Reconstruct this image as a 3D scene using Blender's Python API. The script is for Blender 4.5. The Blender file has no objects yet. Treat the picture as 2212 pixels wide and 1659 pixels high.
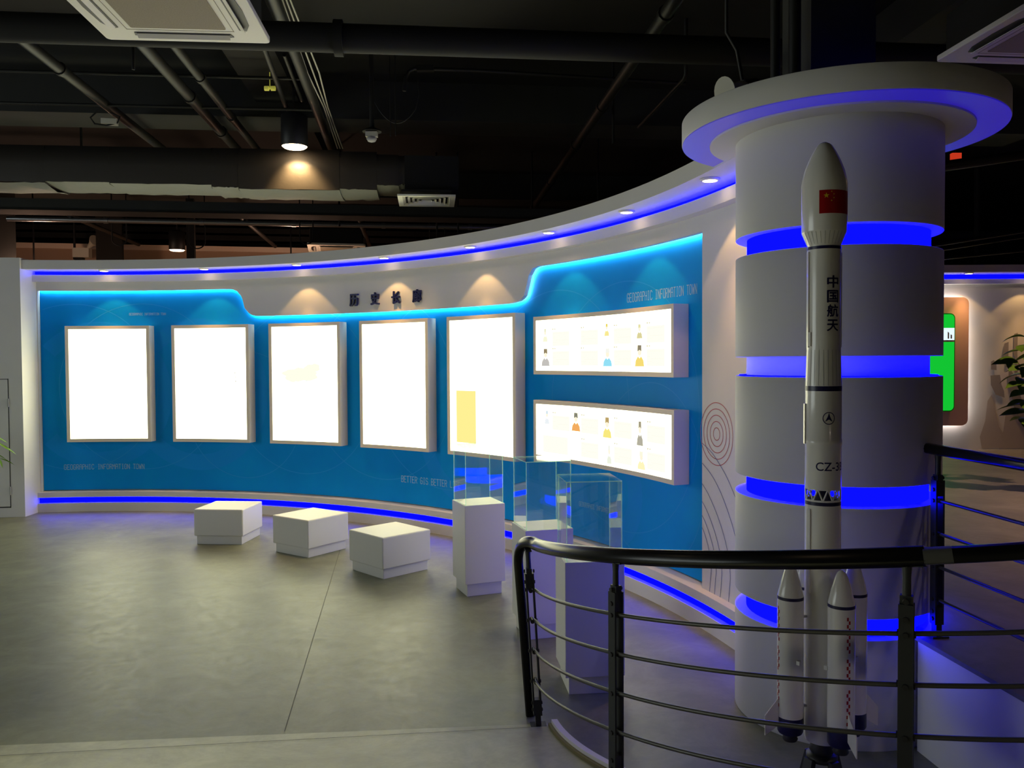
import bpy, bmesh, math, random
from mathutils import Vector, Matrix
random.seed(7)
D = bpy.data
COL = bpy.context.scene.collection
SC = bpy.context.scene
R_ = math.radians

# ---------------------------------------------------------------- materials
def mat(name, col, rough=0.6, metal=0.0, spec=None, var=0.0, vscale=6.0, bump=0.0, bscale=40.0, emit=None, es=0.0, coat=0.0):
    m = D.materials.new(name); m.use_nodes = True
    nt = m.node_tree; b = nt.nodes['Principled BSDF']
    b.inputs['Base Color'].default_value = (*col, 1)
    b.inputs['Roughness'].default_value = rough
    b.inputs['Metallic'].default_value = metal
    if spec is not None: b.inputs['Specular IOR Level'].default_value = spec
    if coat: b.inputs['Coat Weight'].default_value = coat
    if emit:
        b.inputs['Emission Color'].default_value = (*emit, 1)
        b.inputs['Emission Strength'].default_value = es
    if var or bump:
        tc = nt.nodes.new('ShaderNodeTexCoord')
    if var:
        n = nt.nodes.new('ShaderNodeTexNoise'); n.inputs['Scale'].default_value = vscale; n.inputs['Detail'].default_value = 5
        nt.links.new(tc.outputs['Object'], n.inputs['Vector'])
        r = nt.nodes.new('ShaderNodeValToRGB')
        r.color_ramp.elements[0].position = .3; r.color_ramp.elements[1].position = .7
        r.color_ramp.elements[0].color = (*[c * (1 - var) for c in col], 1)
        r.color_ramp.elements[1].color = (*[min(1, c * (1 + var)) for c in col], 1)
        nt.links.new(n.outputs['Fac'], r.inputs['Fac']); nt.links.new(r.outputs['Color'], b.inputs['Base Color'])
    if bump:
        n2 = nt.nodes.new('ShaderNodeTexNoise'); n2.inputs['Scale'].default_value = bscale; n2.inputs['Detail'].default_value = 4
        nt.links.new(tc.outputs['Object'], n2.inputs['Vector'])
        bp = nt.nodes.new('ShaderNodeBump'); bp.inputs['Strength'].default_value = bump; bp.inputs['Distance'].default_value = .02
        nt.links.new(n2.outputs['Fac'], bp.inputs['Height']); nt.links.new(bp.outputs['Normal'], b.inputs['Normal'])
    return m

def emat(name, col, s):
    m = D.materials.new(name); m.use_nodes = True
    nt = m.node_tree; nt.nodes.clear()
    e = nt.nodes.new('ShaderNodeEmission'); e.inputs['Color'].default_value = (*col, 1); e.inputs['Strength'].default_value = s
    o = nt.nodes.new('ShaderNodeOutputMaterial'); nt.links.new(e.outputs[0], o.inputs[0])
    return m

def glassmat(name, tint, edge=0.0):
    m = D.materials.new(name); m.use_nodes = True
    nt = m.node_tree; nt.nodes.clear()
    t = nt.nodes.new('ShaderNodeBsdfTransparent'); t.inputs[0].default_value = (*tint, 1)
    g = nt.nodes.new('ShaderNodeBsdfGlossy'); g.inputs['Roughness'].default_value = 0.0; g.inputs[0].default_value = (1, 1, 1, 1)
    lw = nt.nodes.new('ShaderNodeLayerWeight'); lw.inputs['Blend'].default_value = .5
    pw = nt.nodes.new('ShaderNodeMath'); pw.operation = 'POWER'; pw.inputs[1].default_value = 5.0
    nt.links.new(lw.outputs['Facing'], pw.inputs[0])
    f = nt.nodes.new('ShaderNodeMapRange'); f.inputs[3].default_value = .045; f.inputs[4].default_value = .9
    nt.links.new(pw.outputs[0], f.inputs[0])
    mx = nt.nodes.new('ShaderNodeMixShader'); o = nt.nodes.new('ShaderNodeOutputMaterial')
    nt.links.new(f.outputs[0], mx.inputs[0]); nt.links.new(t.outputs[0], mx.inputs[1]); nt.links.new(g.outputs[0], mx.inputs[2])
    if edge:
        d = nt.nodes.new('ShaderNodeBsdfTranslucent'); d.inputs[0].default_value = (.55, .95, .75, 1)
        m2 = nt.nodes.new('ShaderNodeMixShader'); m2.inputs[0].default_value = edge
        nt.links.new(mx.outputs[0], m2.inputs[1]); nt.links.new(d.outputs[0], m2.inputs[2]); nt.links.new(m2.outputs[0], o.inputs[0])
    else:
        nt.links.new(mx.outputs[0], o.inputs[0])
    return m

def floormat(name, base, rough=.42):
    m = D.materials.new(name); m.use_nodes = True
    nt = m.node_tree; b = nt.nodes['Principled BSDF']
    tc = nt.nodes.new('ShaderNodeTexCoord')
    n = nt.nodes.new('ShaderNodeTexNoise'); n.inputs['Scale'].default_value = 1.3; n.inputs['Detail'].default_value = 8; n.inputs['Roughness'].default_value = .62
    n.inputs['Distortion'].default_value = .6
    nt.links.new(tc.outputs['Object'], n.inputs['Vector'])
    r = nt.nodes.new('ShaderNodeValToRGB')
    r.color_ramp.elements[0].position = .28; r.color_ramp.elements[1].position = .75
    r.color_ramp.elements[0].color = (*[c * .8 for c in base], 1); r.color_ramp.elements[1].color = (*[c * 1.25 for c in base], 1)
    nt.links.new(n.outputs['Fac'], r.inputs['Fac'])
    n2 = nt.nodes.new('ShaderNodeTexNoise'); n2.inputs['Scale'].default_value = 9; n2.inputs['Detail'].default_value = 6; n2.inputs['Distortion'].default_value = 1.5
    nt.links.new(tc.outputs['Object'], n2.inputs['Vector'])
    r2 = nt.nodes.new('ShaderNodeValToRGB'); r2.color_ramp.elements[0].position = .3; r2.color_ramp.elements[1].position = .62
    r2.color_ramp.elements[0].color = (.86, .86, .86, 1); r2.color_ramp.elements[1].color = (1, 1, 1, 1)
    nt.links.new(n2.outputs['Fac'], r2.inputs['Fac'])
    mx = nt.nodes.new('ShaderNodeMix'); mx.data_type = 'RGBA'; mx.blend_type = 'MULTIPLY'; mx.inputs[0].default_value = 1
    nt.links.new(r.outputs['Color'], mx.inputs[6]); nt.links.new(r2.outputs['Color'], mx.inputs[7])
    n3 = nt.nodes.new('ShaderNodeTexNoise'); n3.inputs['Scale'].default_value = 2.4; n3.inputs['Detail'].default_value = 14; n3.inputs['Roughness'].default_value = .74; n3.inputs['Distortion'].default_value = .5
    mp_ = nt.nodes.new('ShaderNodeMapping'); mp_.inputs['Scale'].default_value = (1.0, 1.1, 1); mp_.inputs['Rotation'].default_value = (0, 0, .6)
    nt.links.new(tc.outputs['Object'], mp_.inputs['Vector']); nt.links.new(mp_.outputs[0], n3.inputs['Vector'])
    r3 = nt.nodes.new('ShaderNodeValToRGB'); r3.color_ramp.elements[0].position = .40; r3.color_ramp.elements[1].position = .66
    r3.color_ramp.elements[0].color = (.84, .84, .83, 1); r3.color_ramp.elements[1].color = (1.22, 1.22, 1.2, 1)
    nt.links.new(n3.outputs['Fac'], r3.inputs['Fac'])
    mx2 = nt.nodes.new('ShaderNodeMix'); mx2.data_type = 'RGBA'; mx2.blend_type = 'MULTIPLY'; mx2.inputs[0].default_value = 1
    nt.links.new(mx.outputs[2], mx2.inputs[6]); nt.links.new(r3.outputs['Color'], mx2.inputs[7]); mx = mx2
    nt.links.new(mx.outputs[2], b.inputs['Base Color'])
    mr = nt.nodes.new('ShaderNodeMapRange'); mr.inputs[3].default_value = rough - .07; mr.inputs[4].default_value = rough + .1
    nt.links.new(n2.outputs['Fac'], mr.inputs[0]); nt.links.new(mr.outputs[0], b.inputs['Roughness'])
    bp = nt.nodes.new('ShaderNodeBump'); bp.inputs['Strength'].default_value = .06; bp.inputs['Distance'].default_value = .01
    nt.links.new(n2.outputs['Fac'], bp.inputs['Height']); nt.links.new(bp.outputs['Normal'], b.inputs['Normal'])
    return m

SCREEN = 5.4
BLUE = (.0002, .0003, 1.0)
M = dict(
    wall=mat('white_wall_paint', (.74, .73, .71), .7, var=.02, vscale=3),
    column=mat('white_column_paint', (.70, .69, .68), .65, bump=.03, bscale=160),
    blue=mat('blue_printed_panel', (.004, .35, 1.0), .5, spec=.05, var=.08, vscale=1.2),
    ring=mat('pale_blue_print', (.03, .40, 1.0), .5, spec=.06),
    ringband=mat('soft_blue_print', (.01, .355, 1.0), .5, spec=.06),
    letter=mat('light_blue_print', (.32, .62, .95), .5),
    floor=floormat('grey_sealed_concrete', (.200, .208, .145), .42),
    ramp=floormat('grey_ramp_concrete', (.34, .343, .245), .45),
    platform=floormat('platform_concrete', (.17, .16, .15), .5),
    joint=mat('dark_floor_joint', (.10, .10, .085), .7),
    black=mat('black_ceiling_paint', (.006, .006, .0055), .8, var=.25, vscale=2),
    slab=mat('dark_ceiling_slab', (.0065, .0065, .0055), .85, var=.35, vscale=1.2),
    beam=mat('dark_beam_paint', (.022, .0225, .02), .8, var=.2, vscale=2),
    pipe=mat('grey_painted_pipe', (.009, .009, .008), .5),
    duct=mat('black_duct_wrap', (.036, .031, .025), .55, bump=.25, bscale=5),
    ductu=mat('grey_duct_underside', (.10, .105, .082), .6, bump=.35, bscale=6),  # underside, a lighter grey than the front and top
    frame=mat('light_box_frame', (.82, .75, .65), .5),
    screen=emat('lit_screen', (1.0, .975, .62), SCREEN),
    blueled=emat('blue_led', BLUE, 22.0),
    blueband=emat('blue_led_band', BLUE, 17.0),
    blueled2=emat('blue_led_dim', BLUE, 9.0),
    coolled=emat('cool_white_led', (.60, .93, 1.0), 36.0),
    coolled2=emat('cool_white_led_face', (.66, .94, 1.0), 85.0),
    whiteled=emat('white_led', (1, .98, .92), 14.0),
    warm=emat('warm_lamp', (1.0, .72, .42), 14.0),
    fillglobe=emat('warm_fill_globe', (1.0, .60, .40), 48.0),
    fill_daylight=emat('fill_daylight_pane', (.90, .99, .96), 3.7),
    green=emat('green_led_panel', (.01, .85, .05), .65),
    bench=mat('white_bench_paint', (.74, .73, .71), .45),
    glass=glassmat('clear_glass', (.965, .985, .975)),
    glassedge=glassmat('glass_edge', (.7, .95, .85), .45),
    rail=mat('black_handrail', (.004, .004, .0045), .24, spec=.32),
    post=mat('dark_grey_steel', (.028, .031, .035), .45, metal=.2),
    rod=mat('grey_steel_rod', (.09, .088, .08), .38, metal=.5),
    sleeve=mat('grey_sleeve', (.07, .07, .065), .5),
    rocket=mat('white_rocket_paint', (.80, .78, .78), .22, coat=.2),
    acrylic=mat('blue_lit_acrylic', (.26, .24, .30), .4, emit=(.02, .0, 1.0), es=.30),
    navy=mat('navy_paint', (.006, .005, .06), .35),
    red=mat('red_flag_paint', (.35, .004, .006), .35),
    yellow=mat('yellow_star', (.7, .5, .02), .4),
    greyf=mat('grey_fin', (.42, .42, .43), .4),
    dark=mat('black_metal', (.012, .012, .014), .5),
    navyl=mat('navy_letter', (.004, .004, .075), .35),
    redring=mat('red_ring_print', (.42, .025, .055), .6),
    bluering=mat('blue_arc_print', (.06, .10, .34), .6),
    ac=mat('cream_plastic', (.86, .83, .72), .5),
    acg=mat('tan_grille', (.34, .29, .21), .8, var=.15, vscale=180),
    steel=mat('galvanised_pipe', (.45, .47, .5), .3, metal=.9),
    brown=mat('brown_far_wall', (.44, .29, .20), .8),
    pinktrim=mat('pale_trim', (.9, .70, .55), .7),
    leaf=mat('green_leaf', (.10, .20, .02), .45, var=.3, vscale=9),
    leaf2=mat('bright_leaf', (.22, .42, .03), .45, var=.3, vscale=9),
    pot=mat('white_pot', (.5, .5, .48), .4),
    soil=mat('soil', (.03, .02, .012), .9),
    stem=mat('brown_stem', (.12, .08, .04), .7),
    tanpanel=mat('tan_panel', (.80, .52, .46), .6),
    mural=mat('grey_mural_paint', (.33, .31, .32), .7),
    mural2=mat('light_mural_paint', (.52, .47, .43), .7),
    ivory=mat('ivory_plastic', (.6, .58, .48), .45),
    olive=mat('olive_edge_trim', (.16, .13, .05), .6),
    kerb=mat('white_kerb', (.7, .66, .68), .5),
    grid=mat('white_louvre', (.88, .88, .76), .5),
    redlamp=emat('red_indicator', (.9, .06, .02), .6),
    yellowcap=mat('yellow_connector', (.75, .72, .12), .4, emit=(.75, .72, .12), es=.25),  # faint glow put into the yellow; the connector is no lamp
)

# ---------------------------------------------------------------- mesh helper
class MB:
    def __init__(s): s.v = []; s.f = []; s.sm = []; s.mi = []; s.cur = 0
    def add(s, vs, fs, smooth=False):
        o = len(s.v); s.v += [tuple(x) for x in vs]
        for f in fs: s.f.append([i + o for i in f]); s.sm.append(smooth); s.mi.append(s.cur)
        return s
    def box(s, c, size, rz=0.0):
        cx, cy, cz = c; a, b, h = [x / 2 for x in size]; ca, sa = math.cos(rz), math.sin(rz)
        vs = []
        for z in (-h, h):
            for x, y in ((-a, -b), (a, -b), (a, b), (-a, b)):
                vs.append((cx + x * ca - y * sa, cy + x * sa + y * ca, cz + z))
        return s.add(vs, [(3, 2, 1, 0), (4, 5, 6, 7), (0, 1, 5, 4), (1, 2, 6, 5), (2, 3, 7, 6), (3, 0, 4, 7)])
    def prism(s, poly, z0, z1):
        n = len(poly)
        vs = [(x, y, z0) for x, y in poly] + [(x, y, z1) for x, y in poly]
        return s.add(vs, [tuple(range(n - 1, -1, -1)), tuple(range(n, 2 * n))] + [(i, (i + 1) % n, n + (i + 1) % n, n + i) for i in range(n)])
    def lathe(s, prof, c=(0, 0, 0), n=48, smooth=True, cap=True):
        cx, cy, cz = c; vs = []; k = len(prof)
        for r, z in prof:
            for i in range(n):
                t = 2 * math.pi * i / n; vs.append((cx + r * math.cos(t), cy + r * math.sin(t), cz + z))
        fs = []
        for j in range(k - 1):
            for i in range(n):
                a = j * n + i; b = j * n + (i + 1) % n; fs.append((a, b, b + n, a + n))
        s.add(vs, fs, smooth)
        if cap:
            s.add(vs[:n], [tuple(range(n - 1, -1, -1))]); s.add(vs[-n:], [tuple(range(n))])
        return s
    def ringlathe(s, prof, c=(0, 0, 0), n=64, smooth=False):      # closed profile
        cx, cy, cz = c; k = len(prof); vs = []
        for r, z in prof:
            for i in range(n):
                t = 2 * math.pi * i / n; vs.append((cx + r * math.cos(t), cy + r * math.sin(t), cz + z))
        fs = []
        for j in range(k):
            j2 = (j + 1) % k
            for i in range(n):
                i2 = (i + 1) % n; fs.append((j * n + i, j * n + i2, j2 * n + i2, j2 * n + i))
        return s.add(vs, fs, smooth)
    def tube(s, pts, r, n=10, cap=True, prof=None, up=(0, 0, 1), smooth=True):
        pts = [Vector(p) for p in pts]; rings = []
        m = len(pts); up = Vector(up)
        for i, p in enumerate(pts):
            t = (pts[min(i + 1, m - 1)] - pts[max(i - 1, 0)]).normalized()
            u = up - t * up.dot(t)
            if u.length < .05: u = Vector((1, 0, 0)) - t * t.x
            if i and rings:
                pu = lastu - t * lastu.dot(t)
                if pu.length > .05: u = pu
            u.normalize(); lastu = u; w = t.cross(u)
            rr = r[i] if isinstance(r, (list, tuple)) else r
            if prof: rings.append([p + w * a + u * b for a, b in prof])
            else: rings.append([p + w * (rr * math.cos(2 * math.pi * k / n)) + u * (rr * math.sin(2 * math.pi * k / n)) for k in range(n)])
        n = len(rings[0]); vs = [q for rg in rings for q in rg]; fs = []
        for j in range(m - 1):
            for k in range(n):
                a = j * n + k; b = j * n + (k + 1) % n; fs.append((a, b, b + n, a + n))
        s.add(vs, fs, smooth)
        if cap: s.add(rings[0], [tuple(range(n - 1, -1, -1))]); s.add(rings[-1], [tuple(range(n))])
        return s
    def build(s, name, m, parent=None, loc=None):
        me = D.meshes.new(name)
        o0 = Vector(loc) if loc else Vector((0, 0, 0))
        me.from_pydata([tuple(Vector(v) - o0) for v in s.v], [], s.f)
        ms = m if isinstance(m, (list, tuple)) else [m]
        for x in ms: me.materials.append(x)
        for p, a, b in zip(me.polygons, s.sm, s.mi): p.use_smooth = a; p.material_index = b
        bm = bmesh.new(); bm.from_mesh(me); bmesh.ops.recalc_face_normals(bm, faces=bm.faces); bm.to_mesh(me); bm.free()
        o = D.objects.new(name, me); COL.objects.link(o); o.location = o0
        if parent:
            o.parent = parent
            bpy_w = world(parent)
            o.matrix_parent_inverse = bpy_w.inverted()
        return o

def world(o):
    m = Matrix.Translation(o.location) @ o.rotation_euler.to_matrix().to_4x4()
    if o.parent: m = world(o.parent) @ o.matrix_parent_inverse @ m
    return m

def thing(name, label, cat, loc=(0, 0, 0), group=None):
    o = D.objects.new(name, None); COL.objects.link(o); o.location = loc; o.empty_display_size = .1
    o['label'] = label; o['category'] = cat
    if group: o['group'] = group
    return o
def tag(o, label, cat, group=None):
    o['label'] = label; o['category'] = cat
    if group: o['group'] = group
    return o
def struct(o): o['kind'] = 'structure'; return o
def bevel(o, w=.008, n=2):
    b = o.modifiers.new('bevel', 'BEVEL'); b.width = w; b.segments = n; b.limit_method = 'ANGLE'; b.angle_limit = R_(40)
    return o
def light(kind, loc, energy, col, parent=None, name='lamp_light', **kw):
    l = D.lights.new(name, kind); l.energy = energy; l.color = col
    for k, v in kw.items(): setattr(l, k, v)
    o = D.objects.new(name, l); COL.objects.link(o); o.location = loc
    if parent: o.parent = parent; o.matrix_parent_inverse = world(parent).inverted()
    return o

# ---------------------------------------------------------------- curved wall frame
CW = (-4.961, 3.776)
def W(r, th, z): t = R_(th); return (CW[0] + r * math.cos(t), CW[1] + r * math.sin(t), z)
def arcsolid(mb, prof, th0, th1, n=None, smooth=False):     # closed profile of (R,z) swept about the wall's centre
    n = n or max(2, int(abs(th1 - th0) / 1.0) + 1); k = len(prof); vs = []
    for i in range(n + 1):
        th = th0 + (th1 - th0) * i / n
        vs += [W(r, th, z) for r, z in prof]
    fs = [(i * k + j, i * k + (j + 1) % k, (i + 1) * k + (j + 1) % k, (i + 1) * k + j) for i in range(n) for j in range(k)]
    fs += [tuple(range(k - 1, -1, -1)), tuple(range(n * k, n * k + k))]
    return mb.add(vs, fs, smooth)
def arcrect(mb, r0, r1, z0, z1, th0, th1, n=None): return arcsolid(mb, [(r0, z0), (r1, z0), (r1, z1), (r0, z1)], th0, th1, n)
def arcquad(mb, r, z0, z1, th0, th1, n=None):
    n = n or max(2, int(abs(th1 - th0)) + 1); vs = []
    for i in range(n + 1):
        th = th0 + (th1 - th0) * i / n; vs += [W(r, th, z0), W(r, th, z1)]
    return mb.add(vs, [(2 * i, 2 * i + 2, 2 * i + 3, 2 * i + 1) for i in range(n)])
def arcpoly(mb, r, pts):     # flat print outlined by (theta, z)
    return mb.add([W(r, t, z) for t, z in pts], [tuple(range(len(pts)))])
def arcstroke(mb, r, pts, w):
    # pts in metres (x along wall to the right, z) already converted to (theta,z)
    for (t0, z0), (t1, z1) in zip(pts[:-1], pts[1:]):
        x0 = -R_(t0) * r; x1 = -R_(t1) * r; dx, dz = x1 - x0, z1 - z0; L = math.hypot(dx, dz)
        if L < 1e-6: continue
        ux, uz = dx / L, dz / L; nx, nz = -uz * w / 2, ux * w / 2; ex, ez = ux * w * .4, uz * w * .4
        q = [(x0 - ex + nx, z0 - ez + nz), (x0 - ex - nx, z0 - ez - nz), (x1 + ex - nx, z1 + ez - nz), (x1 + ex + nx, z1 + ez + nz)]
        mb.add([W(r, -math.degrees(x / r), z) for x, z in q], [(0, 1, 2, 3)])

# ---------------------------------------------------------------- setting: floors
PH = .546                                             # platform height
CR = (2.27, 4.33)                                     # centre of the ramp's turn
def CRP(r, ph, z): t = R_(ph); return (CR[0] + r * math.cos(t), CR[1] + r * math.sin(t), z)
def rampz(ph): return max(0.0, (ph - 184.4) * .006)

mb = MB(); mb.add([(-16, -8, 0), (14, -8, 0), (14, 22, 0), (-16, 22, 0)], [(0, 1, 2, 3)])
fl = struct(mb.build('floor', M['floor']))
jm = MB()
def jointline(a, b, w=.006):
    d = (Vector(b) - Vector(a)).normalized(); n = Vector((-d.y, d.x)) * w / 2
    jm.add([(a[0] + n.x, a[1] + n.y, .0015), (a[0] - n.x, a[1] - n.y, .0015), (b[0] - n.x, b[1] - n.y, .0015), (b[0] + n.x, b[1] + n.y, .0015)], [(0, 1, 2, 3)])
jointline((-1.15, 4.10), (-1.70, 8.1), .004)
jm.build('expansion_joint', M['joint'], fl)

mb = MB(); n = 84; rr = [2.10, 2.6, 3.4, 4.4, 5.6, 7.5, 10]
vs = []
for i in range(n + 1):
    ph = 184.4 + (275 - 184.4) * i / n
    for r in rr: vs.append(CRP(r, ph, rampz(ph) + .002))
k = len(rr)
mb.add(vs, [(i * k + j, i * k + j + 1, (i + 1) * k + j + 1, (i + 1) * k + j) for i in range(n) for j in range(k - 1)], True)
# skirt under the ramp's inner edge
mb.add([CRP(2.10, 184.4 + 90.6 * i / n, z) for i in range(n + 1) for z in (0, rampz(184.4 + 90.6 * i / n) + .002)], [(2 * i, 2 * i + 2, 2 * i + 3, 2 * i + 1) for i in range(n)])
rp = struct(mb.build('floor', M['ramp']))
jm = MB()
for ph, r0, r1 in ((186.1, 2.2, 7.5), (204, 3.6, 6.4)):
    q = []
    for r in (r0, r1):
        for d in (-.03, .03):
            q.append(CRP(r, ph + d * 4 / r, rampz(ph) + .006))
    jm.add(q, [(0, 1, 3, 2)])
jm.build('expansion_joint', M['joint'], rp)

mb = MB(); n = 60                                     # white kerb on the ramp's inner edge
for (r0, r1, h, key) in ((2.062, 2.092, .035, 'kerb'),):
    prof = []
    vs = []
    for i in range(n + 1):
        ph = 185.6 + (270 - 185.6) * i / n; z = rampz(ph)
        vs += [CRP(r0, ph, 0), CRP(r1, ph, 0), CRP(r1, ph, z + h), CRP(r0, ph, z + h)]
    fs = [(i * 4 + j, i * 4 + (j + 1) % 4, (i + 1) * 4 + (j + 1) % 4, (i + 1) * 4 + j) for i in range(n) for j in range(4)]
    fs += [(3, 2, 1, 0), (n * 4, n * 4 + 1, n * 4 + 2, n * 4 + 3)]
    mb.add(vs, fs)
kb = struct(mb.build('trim_1', M['kerb']))
mb = MB(); vs = []
for i in range(n + 1):
    ph = 185.6 + (270 - 185.6) * i / n; z = rampz(ph)
    vs += [CRP(2.0925, ph, z + .002), CRP(2.108, ph, z + .002), CRP(2.108, ph, z + .018), CRP(2.0925, ph, z + .018)]
mb.add(vs, [(i * 4 + j, i * 4 + (j + 1) % 4, (i + 1) * 4 + (j + 1) % 4, (i + 1) * 4 + j) for i in range(n) for j in range(4)])
mb.build('edge_strip', M['olive'], kb)

mb = MB()                                             # raised platform with white side
poly = [(1.90, 3.857), (2.075, 2.10), (2.6, 1.4), (13.5, 1.0), (13.5, 12.0), (4.2, 12.0), (2.25, 4.55)]
mb.prism(poly, 0, PH - .02)
struct(mb.build('wall_right', M['wall']))
mb = MB(); poly2 = [(1.888, 3.862), (2.063, 2.09), (2.6, 1.39), (13.5, .99), (13.5, 12.0), (4.2, 12.0), (2.25, 4.56)]
mb.prism(poly2, PH - .02, PH)
struct(mb.build('floor', M['platform']))

# ---------------------------------------------------------------- curved display wall
mb = MB()
arcrect(mb, 6.70, 6.86, 0, 3.09, 4.5, 98.9, 96)
arcrect(mb, 6.60, 6.70, .22, 2.9, 5, 17.68, 16)           # plain white section by the column
arcrect(mb, 6.60, 6.70, .245, 2.9, 98.05, 98.8, 2)
wallb = struct(mb.build('wall_back', M['wall']))
pr = MB()                                               # printed rings and arcs on the white section
def ringpr(mb, r, tc, zc, ra, rb, n=64, a0=0, a1=360, clip=None):
    prev = None; parts = [mb]
    for i in range(n + 1):
        a = R_(a0 + (a1 - a0) * i / n)
        p = []
        for q in (ra, rb):
            p.append((tc - math.degrees(q * math.cos(a) / r), zc + q * math.sin(a)))
        ok = True
        if clip: ok = all(clip[0] <= t <= clip[1] and clip[2] <= z <= clip[3] for t, z in p)
        if prev is None and ok and mb.v and parts is not None: mb = MB(); parts.append(mb)
        if prev and ok: mb.add([W(r, *prev[0]), W(r, *prev[1]), W(r, *p[1]), W(r, *p[0])], [(0, 1, 2, 3)])
        prev = p if ok else None
    return [q for q in parts if q.v]
for k in range(1, 6): pr = MB(); ringpr(pr, 6.5985, 16.0, 1.345, .0425 * k - .0025, .0425 * k + .0025); pr.build('ring_print', M['redring'], wallb)
for k, (zt, tt) in enumerate(((1.266, 0), (1.126, 0), (.982, 14.42), (.856, 15.37), (.758, 16.04), (.673, 16.6))):
    # arcs spring from the panel edge and curl over to the plinth
    t0, z0 = 17.66, zt
    if k == 0: P_ = [(17.66, 1.266), (16.6, 1.215), (15.6, 1.14), (14.6, 1.045), (13.2, .86), (12, .62)]
    elif k == 1: P_ = [(17.66, 1.126), (16.6, 1.06), (15.6, .965), (14.6, .83), (13.8, .686), (13.2, .5), (13.0, .27)]
    else:
        P_ = []
        for i in range(15):
            a = i / 14; zz = zt + (.247 - zt) * a
            u = min(1.0, (zt - zz) / (zt - .40))
            th = 17.66 + (tt - 17.66) * math.sin(u * math.pi / 2) ** .85
            if zz < .40: th += (.40 - zz) * 1.3
            P_.append((th, zz))
    # smooth
    Q = []
    for i in range(len(P_) - 1):
        p0 = P_[max(i - 1, 0)]; p1 = P_[i]; p2 = P_[i + 1]; p3 = P_[min(i + 2, len(P_) - 1)]
        for s_ in range(6):
            t = s_ / 6
            Q.append(tuple(.5 * ((2 * p1[c]) + (p2[c] - p0[c]) * t + (2 * p0[c] - 5 * p1[c] + 4 * p2[c] - p3[c]) * t * t + (3 * p1[c] - p0[c] - 3 * p2[c] + p3[c]) * t ** 3) for c in (0, 1)))
    Q.append(P_[-1]); pr = MB(); arcstroke(pr, 6.598, Q, .0045); pr.build('arc_print', M['bluering'], wallb)

# plinth with its light slot, fascia, cornice
mb = MB(); arcrect(mb, 6.53, 6.70, 0, .11, 5, 98.8, 96); pl = struct(mb.build('baseboard_back', M['wall']))
mb = MB(); arcrect(mb, 6.53, 6.70, .18, .245, 5, 98.8, 96); struct(mb.build('trim_2', M['wall']))
mb = MB(); arcquad(mb, 6.575, .112, .178, 5, 98.7, 96); mb.build('led_strip', M['blueled2'], pl)
mb = MB(); arcrect(mb, 6.51, 6.70, 2.855, 2.94, 5, 98.8, 96); fa = struct(mb.build('trim_3', M['wall']))
mb = MB(); arcrect(mb, 6.28, 6.80, 2.985, 3.095, 5, 98.8, 96); co = struct(mb.build('trim_4', M['wall']))
mb = MB(); arcquad(mb, 6.585, 2.942, 2.983, 5, 98.7, 96); mb.build('led_strip', M['blueled'], co)

# header board with its curved lower edge
S1 = [(76.9, 2.748), (76.52, 2.744), (75.98, 2.72), (75.49, 2.657), (75.33, 2.619), (75.12, 2.515), (74.63, 2.451), (74.2, 2.423), (73.7, 2.411)]
S2 = [(41.56, 2.411), (40.37, 2.428), (39.95, 2.45), (39.65, 2.477), (39.34, 2.567), (39.04, 2.662), (38.56, 2.723), (37.97, 2.738)]
edge = [(98.05, 2.752)] + [(98 - i, 2.752) for i in range(1, 21)] + S1 + [(73 - i, 2.411) for i in range(0, 32)] + S2 + [(37 - i, 2.738) for i in range(0, 19)] + [(17.68, 2.738)]
mb = MB(); vs = []
for t, z in edge: vs += [W(6.60, t, z), W(6.648, t, z), W(6.648, t, 2.86), W(6.60, t, 2.86)]
ne = len(edge)
mb.add(vs, [(i * 4 + j, i * 4 + (j + 1) % 4, (i + 1) * 4 + (j + 1) % 4, (i + 1) * 4 + j) for i in range(ne - 1) for j in range(4)] + [(0, 1, 2, 3), ((ne - 1) * 4 + 3, (ne - 1) * 4 + 2, (ne - 1) * 4 + 1, (ne - 1) * 4)])
hd = struct(mb.build('trim_5', M['wall']))
def edgestrip(r0, r1, d0, d1):
    mb = MB(); vs = []
    for i, (t, z) in enumerate(edge):
        a = edge[max(i - 1, 0)]; b = edge[min(i + 1, ne - 1)]
        dx = R_(a[0] - b[0]) * 6.63; dz = b[1] - a[1]; L = math.hypot(dx, dz); nx, nz = -dz / L, dx / L     # normal that points up into the header
        for r, d in ((r0, d0), (r1, d1)): vs.append(W(r, t - math.degrees(nx * d / 6.63), z + nz * d))
    return mb.add(vs, [(2 * i, 2 * i + 1, 2 * i + 3, 2 * i + 2) for i in range(ne - 1)])
edgestrip(6.652, 6.664, .026, .026).build('led_strip', M['coolled'], hd)
edgestrip(6.6505, 6.6505, .010, .024).build('led_strip', M['coolled2'], hd)

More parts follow.
